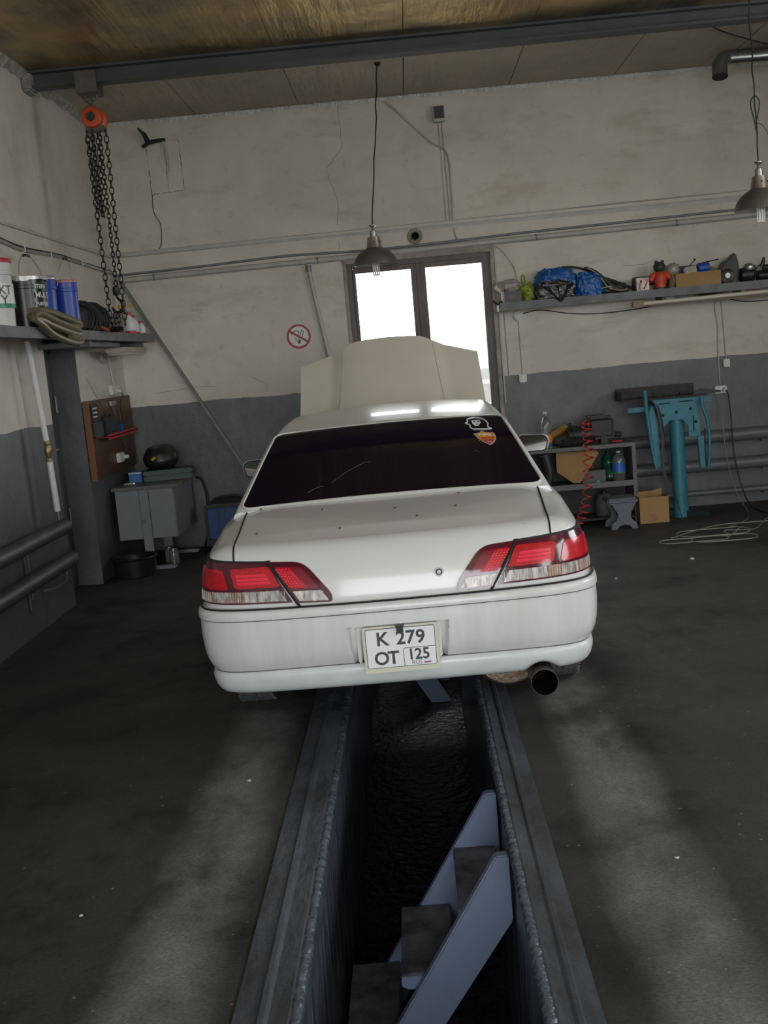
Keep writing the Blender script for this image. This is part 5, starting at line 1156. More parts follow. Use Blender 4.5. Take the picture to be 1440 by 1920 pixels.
cable([(-2.235, YB - .004, 3.36), (-2.24, YB - .004, 3.20), (-2.19, YB - .004, 3.08), (-2.20, YB - .004, 2.92), (-2.23, YB - .004, 2.86), (-2.28, YB - .004, 2.85)], .0035, CABLEB, 'wall_cable', 'thin dangling wire below the blocked hatch')
# cracks in the plaster, as grooves
def crack(pts, r=.003):
    rnd = random.Random(len(pts) * 31 + int(pts[0][0] * 77)); out = []
    for (a, b), (c, d) in zip(pts, pts[1:]):
        for k in range(8): out.append((lerp(a, c, k / 8) + rnd.uniform(-.007, .007), YB + .0015, lerp(b, d, k / 8) + rnd.uniform(-.004, .004)))
    MB().tube(out, r, 4).build('crack', mat('crack_dark', (.16, .145, .12), .9), parent=wall_back, smooth=0)
crack([(-.44, 4.0), (-.43, 3.62), (-.59, 3.45), (-.58, 3.36), (-.51, 3.15), (-.54, 2.90)]); crack([(-.53, 2.80), (-.55, 2.68)]); crack([(2.10, 2.33), (2.27, 2.32), (2.45, 2.37)], .003); crack([(-2.4, 1.52), (-2.0, 1.55), (-1.8, 1.53)], .003); crack([(-1.5, 1.6), (-1.35, 1.52)], .003)
# no-smoking sign
t = thing('no_smoking_sign', 'round red and white no-smoking sign on the back wall', 'sign', (-.997, YB - .005, 1.815)); SCx, SCz = -.997, 1.938
MB().lathe([(.122, 0), (.122, -.003), (.121, -.004)], (SCx, YB, SCz), 48, 'Y').build('plate', mat('sign_white', (.62, .62, .58), .45), parent=t)
SR = mat('sign_red', (.30, .018, .030), .45); SK = mat('sign_black', (.03, .03, .03), .5)
MB().lathe([(.116, -.0045), (.116, -.0055), (.094, -.0055), (.094, -.0045)], (SCx, YB, SCz), 48, 'Y', caps=False).build('red_ring', SR, parent=t)
MB().obox((SCx, YB - .0052, SCz), (.205, .001, .021), (0, R(33), 0)).build('red_bar', SR, parent=t, smooth=0)
def sgn(pts, r=.0030): MB().tube([(SCx + a, YB - .0045, SCz + b) for a, b in pts], r, 5).build('drawing', SK, parent=t)
sgn([(.012, .0), (.026, .047), (.033, .054), (.042, .054), (.048, .047), (.046, .036), (.030, -.012)]); sgn([(.0, -.01), (-.006, -.03)], .003)
MB().obox((SCx + .002, YB - .0048, SCz - .05), (.020, .001, .040), (0, R(20), 0)).build('drawing', SK, parent=t, smooth=0)
sgn([(-.068, .02), (-.05, .045), (-.02, .055), (-.002, .05), (.004, .035), (.0, .015)]); sgn([(-.035, -.005), (-.036, -.02), (-.02, -.038), (-.008, -.046)]); sgn([(-.022, -.01), (-.02, -.024)])
# sockets and switches on the right
t = socket('wall_switch', 'ivory switch on the paint line right of the window', (1.09, YB - .001, 1.325), 'Y', .072, .075)
MB().box(1.072, 1.108, YB - .042, YB - .036, 1.345, 1.385).build('rocker', SOCK, parent=t, bevel=.002)
cable([(1.085, YB - .006, 1.90), (1.088, YB - .006, 1.65), (1.09, YB - .006, 1.40)], .005, COND, 'wall_cable', 'thin wire from the round junction box down to the switch')
t = socket('wall_switch', 'ivory switch below the right shelf near the right edge', (3.011, YB - .001, 1.305), 'Y', .060, .075)
MB().box(2.995, 3.027, YB - .042, YB - .036, 1.325, 1.365).build('rocker', SOCK, parent=t, bevel=.002)
cable([(2.935, YB - .006, 1.93), (2.925, YB - .006, 1.86), (2.945, YB - .006, 1.7), (2.94, YB - .006, 1.5), (2.945, YB - .006, 1.15)], .006, CABLE, 'wall_cable', 'twisted grey wire from the right shelf down to the double socket')
cable([(2.985, YB - .006, 1.93), (2.99, YB - .006, 1.86), (3.0, YB - .006, 1.7), (3.005, YB - .006, 1.55), (3.012, YB - .006, 1.38)], .006, CABLE, 'wall_cable', 'twisted grey wire from the right shelf down to the switch')
t = socket('power_socket', 'double ivory socket with a white plug on the grey wall', (2.945, YB - .001, 1.062), 'Y', .115, .070)
for x in (2.918, 2.972): MB().lathe([(.024, -.005), (.022, 0)], (x, YB - .036, 1.097), 20, 'Y').build('outlet', SOCK, parent=t)
MB().cyl((2.972, YB - .04, 1.097), (2.972, YB - .085, 1.092), .019, .014, n=14).build('plug', WHP, parent=t)
cable([(2.975, YB - .085, 1.09), (2.985, YB - .13, 1.04), (2.985, YB - .19, .80), (2.995, YB - .20, .5), (3.03, YB - .30, .18), (3.06, YB - .50, .03), (3.14, YB - .85, .009), (3.35, YB - 1.15, .009), (3.8, YB - 1.3, .009)], .007, CABLEB, 'extension_cable', 'black power cord hanging from the double socket to the floor')
cable([(2.900, YB - .02, 1.05), (2.905, YB - .18, .8), (2.93, YB - .19, .45), (2.985, YB - .28, .14), (3.00, YB - .50, .012), (2.85, YB - 1.0, .009), (2.6, YB - 1.3, .009)], .004, mat('cord_dull', (.20, .195, .18), .6), 'extension_cable', 'thin pale cord hanging from the double socket to the floor')
t = thing('junction_box', 'round white junction box under the left end of the right shelf', 'junction box', (1.088, YB - .02, 1.90))
MB().lathe([(.048, 0), (.048, -.028), (.042, -.034)], (1.088, YB, 1.950), 28, 'Y').build('lid', SOCK, parent=t, smooth=50)
cable([(.90, YB - .006, 2.015), (1.3, YB - .006, 2.018), (1.6, YB - .006, 2.012), (2.2, YB - .006, 2.03)], .004, CABLEB, 'wall_cable', 'upper black wire along the wall below the right shelf')
cable([(1.13, YB - .006, 1.965), (1.3, YB - .006, 1.985), (1.6, YB - .006, 1.925), (1.9, YB - .006, 1.905), (2.3, YB - .006, 1.925), (2.6, YB - .02, 1.985)], .005, CABLEB, 'wall_cable', 'lower sagging black wire below the right shelf')
cable([(2.75, YB - .02, 1.98), (3.0, YB - .01, 1.95), (3.2, YB - .01, 1.90), (3.5, YB - .01, 1.89)], .005, CABLEB, 'wall_cable', 'black wire sagging below the right end of the right shelf')
# ---- heating pipes on the back wall, right part
for z, r, lab in ((.665, .060, 'upper thick grey heating pipe on the back wall'), (.395, .058, 'middle thick grey heating pipe on the back wall'), (.135, .026, 'lowest thin grey heating pipe on the back wall')):
    t = thing('heating_pipe', lab, 'pipe', (3.0, YB - .10, z - r), 'heating pipes on the back wall')
    MB().cyl((1.0, YB - .10, z), (XR - .05, YB - .10, z + .0), r, n=24).build('pipe', mat('pipe_wall_grey', (.135, .14, .148), .42, .05, var=.25, scale=5), parent=t)
    for x in (1.4, 3.3): MB().box(x - .012, x + .012, YB - .10, YB - .001, z - r - .02, z - r).build('bracket', PIPEG, parent=t, smooth=0)
# ---- shelf on the back wall
ZR = 2.066
sr = thing('storage_shelf', 'long grey steel-edged shelf on the back wall right of the window', 'shelf', (2.9, 10.36, 1.99))
MB().box(.90, XR - .02, 10.225, YB, 2.045, 2.065).build('board', SHG, parent=sr, smooth=0)
MB().box(.90, XR - .02, 10.215, 10.225, 2.000, 2.073).build('front_angle', SHG, parent=sr, smooth=0)
MB().box(.885, .90, 10.215, YB, 1.998, 2.075).box(.885, .897, YB - .02, YB, 1.998, 2.50).build('end_angle', mat('angle_dark', (.05, .05, .05), .5), parent=sr, smooth=0)
for x in (2.38, 3.1, 4.2): MB().box(x, x + .04, 10.23, YB, 1.96, 2.044).build('bracket', BLACKP if x < 3 else SHG, parent=sr, smooth=0)
MB().box(2.43, 2.50, 10.30, YB - .01, 1.955, 2.044).build('wood_block', mat('block_pale', (.33, .29, .25), .7), label='pale wooden block wedged under the right shelf', cat='block', smooth=0, bevel=.003)
MB().box(3.15, 3.25, 10.26, YB - .01, 1.965, 2.044).build('wood_block', mat('block_red', (.26, .085, .045), .7), label='reddish wooden block wedged under the right shelf', cat='block', smooth=0, bevel=.003)
t = thing('tube_lamp', 'long dirty fluorescent tube lamp under the right shelf', 'lamp', (2.85, 10.20, 1.93))
MB().cyl((2.17, 10.19, 1.952), (3.50, 10.19, 1.968), .018, n=14).build('tube', mat('tube_dirty', (.58, .55, .46), .35), parent=t)
MB().box(2.20, 3.46, 10.205, 10.235, 1.925, 1.945).build('housing', mat('housing_brown', (.16, .12, .08), .6), parent=t, bevel=.003)
for x in (2.10, 3.44): MB().box(x, x + .10, 10.165, 10.235, 1.925 + (x > 3) * .018, 1.978 + (x > 3) * .018).build('end_socket', mat('socket_amber', (.24, .16, .065), .5), parent=t, bevel=.006)
MB().blob((2.86, 10.36, 2.015), (.06, .05, .035), 6, .2, 3, 14, 8, False).build('plastic_scrap', COND, label='pale plastic scrap tucked under the right shelf', cat='scrap')
MB().tube([(2.70, 10.33, 2.02), (2.78, 10.30, 1.99), (2.95, 10.31, 2.005), (3.02, 10.34, 2.03)], .014, 7).build('hose_scrap', CABLEB, label='black hose scrap hanging under the right shelf', cat='hose')
# things on the right shelf, left to right
dv = thing('charger', 'small dark charger box at the left end of the right shelf', 'charger', (1.02, 10.32, ZR))
MB().box(.945, 1.105, 10.245, 10.40, ZR, ZR + .105).build('case', mat('charger_black', (.045, .043, .047), .45), parent=dv, bevel=.006)
MB().box(.930, .947, 10.243, 10.402, ZR, ZR + .107).build('end_plate', mat('charger_grey', (.22, .22, .22), .4), parent=dv, bevel=.003)
text_mb('8:8', .045, lambda a, b, d: (.99 + a, 10.2445, ZR + .045 + b), 0).build('display', mat('display_red', (.32, .03, .06), .4), parent=dv, smooth=0, fix=False)
MB().tube(spline([(.93, 10.32, ZR + .02), (.90, 10.22, ZR + .015), (.875, 10.20, ZR - .005), (.84, 10.22, ZR + .03)], 4), .010, 7).build('lead', CABLEB, parent=dv)
BAGC = mat('clear_bag', (.46, .40, .36), .12, 0, bump=1, bscale=16, trans=.3)
MB().blob((1.0, 10.34, ZR + .155), (.12, .09, .055), 3, .2, 3, 20, 10, False, .2).build('plastic_bag', BAGC, label='crumpled clear plastic bag lying on the charger box', cat='bag', smooth=30)
BAGG = mat('green_bag', (.26, .33, .035), .38, 0, var=.35, scale=14, bump=.7, bscale=14)
t = thing('plastic_bag', 'lime green plastic bag with knotted top on the right shelf', 'bag', (1.165, 10.33, ZR))
MB().blob((1.17, 10.33, ZR + .075), (.075, .08, .09), 5, .14, 2.8, 44, 26, True, .30).build('bag', BAGG, parent=t, smooth=50)
MB().tube(spline([(1.13, 10.33, ZR + .16), (1.12, 10.33, ZR + .22), (1.135, 10.33, ZR + .245), (1.15, 10.33, ZR + .22), (1.155, 10.33, ZR + .16)], 4), .008, 6).build('knot', BAGG, parent=t)
BAGB = mat('blue_bag', (.012, .125, .42), .35, 0, var=.45, scale=10, bump=.9, bscale=9); BAGK = mat('black_bag', (.014, .014, .014), .18, 0, bump=1.0, bscale=11)
MB().blob((1.44, 10.37, ZR + .118), (.180, .10, .155), 8, .08, 2.6, 56, 34, True, .30, .72).build('plastic_bag', BAGB, label='large blue plastic bag behind the black bag on the right shelf', cat='bag', smooth=50)
MB().blob((1.735, 10.34, ZR + .090), (.118, .095, .120), 12, .08, 2.6, 50, 30, True, .32, .70).build('plastic_bag', BAGB, label='smaller blue plastic bag right of the black bag', cat='bag', smooth=50)
bk = thing('plastic_bag', 'glossy black plastic bag folded over the right shelf edge', 'bag', (1.42, 10.24, ZR - .03))
MB().blob((1.41, 10.235, ZR + .070), (.165, .035, .085), 15, .06, 2.6, 50, 28, True, .35, .65).build('bag', BAGK, parent=bk, smooth=40)
rows = [[(1.41 + u * .17 * (1 - v) + .05 * v, 10.198 - .012 * math.sin(u * 9) * (1 - v), ZR + .12 - v * .155) for u in [-1 + q / 6 for q in range(13)]] for v in [k / 6 for k in range(7)]]
MB().grid(rows).grid([[(a, b + .004, c) for a, b, c in r] for r in rows]).build('flap', BAGK, parent=bk, smooth=40)
hp = thing('hose_pile', 'pile of black hoses and bent pipes on the right shelf', 'hoses', (1.98, 10.34, ZR))
HB_ = mat('hose_black', (.022, .022, .021), .5, 0, var=.3, scale=20); HM = mat('pipe_dull_metal', (.22, .19, .14), .4, .7, var=.4)
def hz_(pts, r, m): MB().tube(spline(pts, 5), r, 7).build('hose', m, parent=hp, smooth=60)
hz_([(1.40, 10.36, ZR + .27), (1.55, 10.36, ZR + .285), (1.66, 10.35, ZR + .265), (1.74, 10.34, ZR + .235)], .011, HB_)
hz_([(1.70, 10.33, ZR + .255), (1.80, 10.32, ZR + .215), (1.92, 10.31, ZR + .10), (2.02, 10.31, ZR + .03), (2.10, 10.31, ZR + .02)], .019, HB_)
hz_([(1.72, 10.30, ZR + .26), (1.82, 10.29, ZR + .19), (1.90, 10.28, ZR + .07), (2.0, 10.28, ZR + .03), (2.08, 10.28, ZR + .035)], .013, HM)
hz_([(1.85, 10.36, ZR + .17), (1.98, 10.36, ZR + .12), (2.10, 10.35, ZR + .06), (2.18, 10.35, ZR + .03)], .012, HB_)
hz_([(1.84, 10.27, ZR + .06), (1.92, 10.27, ZR + .07), (1.95, 10.28, ZR + .05)], .009, mat('tool_steel', (0, 0, 0)))
MB().blob((1.95, 10.38, ZR + .05), (.15, .08, .07), 21, .2, 3, 20, 10).build('fitting', HB_, parent=hp, smooth=40)
tb = thing('tin_box', 'square tin box with red and silver print on the right shelf', 'box', (2.215, 10.32, ZR))
MB().box(2.155, 2.275, 10.255, 10.40, ZR, ZR + .125).build('box', mat('tin_print', (.55, .50, .47), .35, .3, c2=(.28, .10, .10), scale=16), parent=tb, bevel=.004)
MB().box(2.150, 2.280, 10.250, 10.405, ZR + .120, ZR + .135).build('lid', BLACKP, parent=tb, bevel=.003); MB().box(2.149, 2.160, 10.251, 10.404, ZR, ZR + .12).build('dark_edge', BLACKP, parent=tb, smooth=0)
for k, (x, a) in enumerate(((2.19, 20), (2.215, -20), (2.245, 25))): MB().obox((x, 10.2540, ZR + .06), (.014, .002, .09), (0, R(a), 0)).build('print_stripe', mat('print_stripe_%d' % (k % 2), ((.32, .04, .04), (.66, .66, .66))[k % 2], .4), parent=tb, smooth=0)
fg = thing('frog_figure', 'small toy frog figure in a red shirt on the right shelf', 'toy', (2.385, 10.30, ZR))
MB().lathe([(.055, 0), (.052, .02), (.062, .05), (.062, .10), (.050, .135), (.022, .150)], (2.385, 10.30, ZR + .022), 24).build('shirt', mat('toy_red', (.52, .06, .025), .45), parent=fg, smooth=60)
MB().lathe([(.07, 0), (.07, .02), (.05, .024)], (2.385, 10.30, ZR), 20).build('base', BLACKP, parent=fg)
TG = mat('toy_green', (.025, .055, .035), .45, 0, var=.3, scale=30)
hd_ = MB().blob((2.385, 10.30, ZR + .205), (.055, .05, .050), 1, .03, 2, 22, 14, False).build('head', TG, parent=fg, smooth=70)
for s_ in (-1, 1): MB().blob((2.385 + s_ * .028, 10.295, ZR + .250), (.018, .018, .018), 2, .02, 2, 12, 8, False).build('eye', TG, parent=hd_, smooth=70)
for s_ in (-1, 1): MB().tube([(2.385 + s_ * .045, 10.30, ZR + .145), (2.385 + s_ * .085, 10.29, ZR + .11), (2.385 + s_ * .098, 10.28, ZR + .085)], [.028, .030, .022], 10).build('sleeve', mat('toy_red', (0, 0, 0)), parent=fg, smooth=60)
MB().tube([(2.28, 10.37, ZR + .06), (2.50, 10.37, ZR + .085)], .008, 6).build('dark_rod', HB_, label='dark rod lying behind the toy frog', cat='rod')
MB().tube([(2.42, 10.41, ZR + .020), (2.52, 10.41, ZR + .045)], .008, 6).build('dark_rod', HB_, label='short dark rod lying lower behind the toy frog', cat='rod')
CARD = mat('cardboard', (.36, .215, .085), .8, 0, var=.12, scale=8)
cbx = thing('cardboard_box', 'long open cardboard box full of packets on the right shelf', 'box', (2.72, 10.32, ZR))
for a in ((2.515, 2.925, 10.240, 10.245), (2.515, 2.925, 10.425, 10.430), (2.515, 2.520, 10.245, 10.425), (2.920, 2.925, 10.245, 10.425)): MB().box(*a, ZR, ZR + .130).build('side', CARD, parent=cbx, smooth=0)
MB().box(2.52, 2.92, 10.245, 10.425, ZR, ZR + .006).build('bottom', CARD, parent=cbx, smooth=0)
MB().obox((2.486, 10.335, ZR + .06), (.05, .18, .12), (0, R(12), 0)).build('brown_packet', mat('packet_brown', (.14, .085, .05), .6, 0, var=.4, scale=12), label='brown packet standing left of the long cardboard box', cat='packet', bevel=.008)
MB().obox((2.94, 10.34, ZR + .120), (.04, .12, .005), (0, R(-40), 0)).build('flap', CARD, parent=cbx, smooth=0)
MB().blob((2.515, 10.345, ZR + .175), (.06, .06, .06), 31, .18, 3, 18, 10, False, .2).build('plastic_bag', BAGC, label='crumpled clear bag at the left corner of the long cardboard box', cat='bag', smooth=40)
MB().cyl((2.565, 10.36, ZR + .155), (2.725, 10.37, ZR + .155), .046, n=22).build('dark_blue_roll', mat('roll_dark_blue', (.035, .055, .12), .45), label='dark blue roll lying in the long cardboard box', cat='roll', bevel=.006)
MB().cyl((2.735, 10.315, ZR + .165), (2.840, 10.315, ZR + .168), .046, n=22).build('blue_tin', mat('roll_blue', (.012, .075, .36), .4), label='bright blue tin lying in the long cardboard box', cat='tin', bevel=.006)
MB().obox((2.655, 10.275, ZR + .145), (.12, .06, .075), (R(-12), R(-8), R(4))).build('paper_packet', mat('packet_pale', (.50, .46, .38), .5, 0, var=.4, scale=20, bump=.6, bscale=25), label='pale crumpled paper packet in the long cardboard box', cat='packet', bevel=.012)
MB().obox((2.87, 10.32, ZR + .140), (.08, .08, .05), (0, R(25), 0)).build('leather_pouch', mat('pouch_brown', (.085, .045, .03), .5), label='brown pouch at the right end of the long cardboard box', cat='pouch', bevel=.012)
MB().tube([(2.66, 10.39, ZR + .18), (2.72, 10.39, ZR + .235), (2.735, 10.39, ZR + .255)], [.004, .004, .013], 7).build('knob_rod', HB_, label='thin rod with a black knob sticking up from the cardboard box', cat='rod')
sp = thing('strut_boot', 'large black rubber boot and pulley at the right of the shelf', 'car part', (3.02, 10.33, ZR))
MB().prism([(2.93, ZR + .12), (2.98, ZR + .20), (3.04, ZR + .235), (3.07, ZR + .275), (3.095, ZR + .275), (3.115, ZR + .20), (3.125, ZR + .10), (3.10, ZR), (2.96, ZR)], 'Y', 10.33, 10.43).build('boot', mat('boot_black', (.026, .026, .025), .5), parent=sp, bevel=.02, seg=3)
pu = MB().lathe([(.02, -.02), (.055, -.025), (.068, -.03), (.068, -.012), (.058, -.005), (.068, .0), (.068, .03), (.03, .03)], (2.985, 10.28, ZR + .070), 28, 'Y').build('pulley', mat('pulley_dark', (.035, .035, .033), .4, .5), parent=sp)
MB().lathe([(.024, -.045), (.026, -.04), (.026, -.02)], (2.985, 10.28, ZR + .075), 18, 'Y').build('hub', mat('hub_steel', (.28, .28, .26), .35, .8), parent=pu)
MB().tube([(2.80, 10.39, ZR + .215), (2.95, 10.38, ZR + .235)], .006, 6).build('rod', HB_, parent=sp)
al = thing('alternator', 'dark alternator with silver end standing on the right shelf', 'car part', (3.18, 10.32, ZR))
MB().lathe([(.03, -.07), (.062, -.065), (.068, -.04), (.068, .04), (.055, .055)], (3.19, 10.32, ZR + .068), 24, 'X').build('housing', mat('alt_dark', (.04, .04, .038), .4, .6, var=.4, scale=20), parent=al)
MB().lathe([(.05, .0), (.054, .012), (.054, .035), (.046, .045)], (3.205, 10.30, ZR + .108), 20).build('silver_cap', mat('alt_silver', (.42, .42, .40), .3, .85), parent=al)
MB().box(3.17, 3.23, 10.29, 10.33, ZR + .15, ZR + .168).build('bracket', HB_, parent=al, bevel=.004)
ed = thing('starter_motor', 'dark starter motor at the right end of the visible shelf', 'car part', (3.36, 10.33, ZR))
MB().cyl((3.28, 10.32, ZR + .05), (3.48, 10.32, ZR + .05), .048, n=22).build('body', mat('alt_dark', (0, 0, 0)), parent=ed, bevel=.006)
MB().cyl((3.33, 10.32, ZR + .12), (3.47, 10.32, ZR + .12), .030, n=18).build('solenoid', HB_, parent=ed, bevel=.005); MB().tube([(3.32, 10.32, ZR + .13), (3.335, 10.31, ZR + .18), (3.34, 10.31, ZR + .215)], [.02, .016, .008], 8).build('arm', HB_, parent=ed)
MB().tube(spline([(3.28, 10.30, ZR + .06), (3.26, 10.30, ZR + .11), (3.30, 10.30, ZR + .15)], 4), .006, 6).build('cable', HB_, parent=ed)
# ================================================================== RIGHT FLOOR GROUP
CABG = mat('cabinet_grey', (.165, .165, .160), .55, 0, var=.4, scale=7, bump=.2)
cb = thing('storage_rack', 'grey open-fronted metal rack with two shelves against the back wall', 'rack', (1.45, 10.12, 0))
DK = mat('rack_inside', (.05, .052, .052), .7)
MB().box(.95, 2.00, 9.90, 10.325, .690, .725).build('top', CABG, parent=cb, bevel=.003)
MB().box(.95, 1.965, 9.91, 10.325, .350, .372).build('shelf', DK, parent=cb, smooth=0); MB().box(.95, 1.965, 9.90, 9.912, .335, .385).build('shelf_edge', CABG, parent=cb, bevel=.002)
MB().box(1.965, 2.00, 9.90, 10.325, 0, .69).build('side', CABG, parent=cb, bevel=.003); MB().box(.95, .98, 9.90, 10.325, 0, .69).build('side', CABG, parent=cb, bevel=.003)
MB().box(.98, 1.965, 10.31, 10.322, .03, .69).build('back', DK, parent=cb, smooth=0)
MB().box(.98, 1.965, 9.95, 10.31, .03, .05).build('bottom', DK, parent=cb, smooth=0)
MB().prism([(1.29, .680), (1.66, .672), (1.68, .640), (1.50, .385), (1.44, .385), (1.29, .50)], 'Y', 9.985, 9.993).build('cardboard_sheet', CARD, label='angled brown cardboard sheet leaning inside the rack', cat='cardboard', smooth=0)
MB().obox((1.62, 10.08, .43), (.22, .16, .11), (0, 0, R(6))).build('parts_box', mat('parts_grey', (.12, .12, .118), .6, 0, var=.3), label='grey box lying inside the rack behind the red hose', cat='box', bevel=.005)
GLS = mat('clear_plastic', (.70, .74, .73), .06, 0, trans=.9, spec=.6); GGR = mat('green_plastic', (.03, .22, .13), .08, 0, trans=.6)
def bottle(name, label, x, y, z, prof, m, parts):
    t = thing(name, label, 'bottle', (x, y, z)); MB().lathe(prof, (x, y, z), 24).build('body', m, parent=t, smooth=60)
    for nm, pr, mm_ in parts: MB().lathe(pr, (x, y, z), 24, caps=False).build(nm, mm_, parent=t, smooth=60)
    return t
bottle('water_bottle', 'large clear bottle with blue label inside the rack', 1.865, 10.03, .373, [(.055, 0), (.062, .01), (.062, .19), (.05, .225), (.02, .25), (.02, .262)], GLS, [('blue_label', [(.0632, .085), (.0632, .165)], mat('label_blue', (.03, .13, .48), .35)), ('green_stripe', [(.0634, .07), (.0634, .085)], mat('label_green', (.05, .25, .09), .4)), ('cap', [(.022, .258), (.022, .272), (.0, .273)], WHP)])
bottle('water_bottle', 'green ribbed bottle standing in the dark of the rack', 1.80, 10.19, .373, [(.055, 0), (.06, .01)] + [(.06 - .004 * (k % 2), .03 + .02 * k) for k in range(8)] + [(.05, .20), (.02, .24), (.02, .25)], GGR, [('cap', [(.022, .248), (.022, .262), (.0, .263)], BLACKP)])
MB().lathe([(.016, -.01), (.016, 0)], (1.65, 9.93, .390), 16, 'Y').build('plastic_disc', mat('cap_green', (.05, .25, .16), .4), label='small green bottle cap on the rack shelf edge', cat='disc')
bottle('soda_bottle', 'clear plastic bottle with orange label on the rack top', 1.215, 9.96, .726, [(.040, 0), (.046, .008), (.046, .10), (.040, .135), (.042, .16), (.047, .195), (.046, .23), (.030, .275), (.015, .30), (.015, .325)], GLS, [('orange_label', [(.0468, .055), (.0468, .122)], mat('label_orange', (.75, .20, .02), .4)), ('blue_label', [(.0466, .02), (.0466, .055)], mat('label_navy', (.04, .09, .32), .4)), ('orange_band', [(.0469, .118), (.0469, .124)], mat('label_yellow', (.7, .45, .1), .4)), ('cap', [(.018, .318), (.018, .336), (.0, .337)], mat('cap_pale', (.6, .56, .45), .4))])
CMP = mat('compressor_dark', (.030, .029, .026), .45, .3, var=.4, scale=12)
cm = thing('air_compressor', 'dark greasy compressor lying on the rack top', 'compressor', (1.66, 10.08, .726))
MB().cyl((1.42, 10.06, .82), (1.66, 10.06, .82), .085, n=24).build('motor', CMP, parent=cm, bevel=.01)
MB().box(1.60, 1.84, 9.98, 10.16, .77, .97).build('pump_body', CMP, parent=cm, bevel=.03, seg=3)
MB().box(1.60, 1.76, 9.99, 10.15, .970, .985).build('top_cover', BLACKP, parent=cm, bevel=.004)
for x in (1.50, 1.74): MB().box(x - .03, x + .03, 10.0, 10.14, .726, .80).build('foot', CMP, parent=cm, bevel=.006)
MB().cyl((1.84, 10.04, .80), (1.90, 10.02, .795), .024, n=16).build('outlet', BLACKP, parent=cm, bevel=.004)
MB().tube(spline([(1.47, 9.97, .76), (1.455, 9.955, .84), (1.475, 9.96, .90), (1.50, 9.99, .90)], 5), .005, 6).build('wire_loop', CABLEB, parent=cm)
MB().tube([(1.80, 9.94, .745), (1.89, 9.95, .742)], .008, 6).build('red_lead', REDC, label='short red lead on the rack top beside the compressor', cat='lead')
rg = thing('rag_pile', 'heap of black rags and leads on the rack top', 'rags', (1.36, 10.0, .726))
MB().blob((1.39, 10.0, .765), (.10, .09, .050), 41, .22, 3, 24, 10, True, .3).build('rag', mat('rag_black', (.014, .014, .014), .8, 0, bump=.5), parent=rg, smooth=50)
MB().blob((1.47, 9.97, .755), (.09, .07, .035), 44, .25, 3, 20, 10, True, .3).build('rag', mat('rag_black', (0, 0, 0)), parent=rg, smooth=50)
yl = thing('drill', 'yellow power drill half hidden behind the black rags', 'drill', (1.34, 10.14, .726))
YEL = mat('tool_yellow', (.34, .16, .02), .45, 0, var=.3, scale=14)
MB().tube([(1.26, 10.12, .815), (1.34, 10.14, .845), (1.43, 10.16, .895)], [.032, .036, .030], 12).build('body', YEL, parent=yl, smooth=60); MB().tube([(1.43, 10.16, .895), (1.47, 10.17, .915)], [.020, .014], 12).build('chuck', BLACKP, parent=yl)
MB().tube([(1.28, 10.12, .81), (1.27, 10.11, .745)], [.024, .028], 10).build('grip', YEL, parent=yl)
MB().tube(spline([(1.17, 9.84, .68), (1.20, 9.835, .5), (1.14, 9.835, .3), (1.12, 9.84, .06)], 5), .045, 10).build('rubber_strip', BLACKP, label='thick black rubber hose hanging beside the rack behind the car', cat='hose')
# red coiled air hose
pts = []; ctr = spline([(1.555, 9.80, .96), (1.545, 9.70, .86), (1.535, 9.66, .70), (1.515, 9.62, .48), (1.47, 9.55, .26), (1.40, 9.46, .13), (1.30, 9.36, .07)], 40)
for k, c in enumerate(ctr):
    a = k / len(ctr) * 2 * math.pi * 16; fade = min(1, k / 10)
    pitch = c
    pts.append((c.x + .042 * fade * math.cos(a), c.y + .042 * fade * math.sin(a), c.z + .004 * math.sin(a)))
fine = spline(pts, 3)
MB().tube([(1.60, 9.975, .94), (1.575, 9.90, .965)] + [tuple(p) for p in fine] + [(1.1, 9.3, .02), (.95, 9.2, .012)], .0062, 6).build('coiled_hose', mat('red_hose', (.42, .025, .015), .3), label='red coiled air hose hanging in front of the rack', cat='hose', smooth=60)
# stool
so = thing('stool', 'small blue-grey wooden stool with curved cut-out legs', 'stool', (1.79, 9.63, 0)); SG = mat('stool_paint', (.135, .150, .185), .5, 0, var=.25, scale=8)
MB().box(1.655, 1.925, 9.53, 9.80, .225, .275).build('seat', SG, parent=so, bevel=.016, seg=3)
LEGP = [(1.695, .225), (1.90, .225), (1.885, .185), (1.862, .15), (1.855, .115), (1.868, .08), (1.905, .055), (1.915, .0), (1.865, .0), (1.845, .030), (1.80, .042), (1.755, .030), (1.735, .0), (1.68, .0), (1.69, .055), (1.73, .08), (1.745, .115), (1.738, .15), (1.715, .185)]
MB().prism(LEGP, 'Y', 9.545, 9.580).build('leg', SG, parent=so, bevel=.004); MB().prism([(x - .02, z) for x, z in LEGP], 'Y', 9.745, 9.780).build('leg', SG, parent=so, bevel=.004)
MB().box(1.76, 1.80, 9.582, 9.743, .10, .14).build('stretcher', SG, parent=so, bevel=.004)
# carton on the floor
ct = thing('cardboard_box', 'open brown cardboard carton on the floor beside the stool', 'box', (2.10, 9.86, 0))
for a in ((1.975, 2.235, 9.74, 9.745), (1.975, 2.235, 9.955, 9.960), (1.975, 1.980, 9.745, 9.955), (2.230, 2.235, 9.745, 9.955)): MB().box(*a, 0, .235).build('side', CARD, parent=ct, smooth=0)
MB().box(1.98, 2.23, 9.745, 9.955, 0, .006).build('bottom', CARD, parent=ct, smooth=0)
MB().prism([(1.98, .230), (2.225, .232), (2.225, .285), (2.12, .262), (1.99, .262)], 'Y', 9.950, 9.956).build('flap', CARD, parent=ct, smooth=0)
MB().obox((2.105, 9.7385, .055), (.05, .002, .07), (0, R(-20), 0)).build('tape', mat('tape_shiny', (.42, .22, .12), .1, .2), parent=ct, smooth=0)
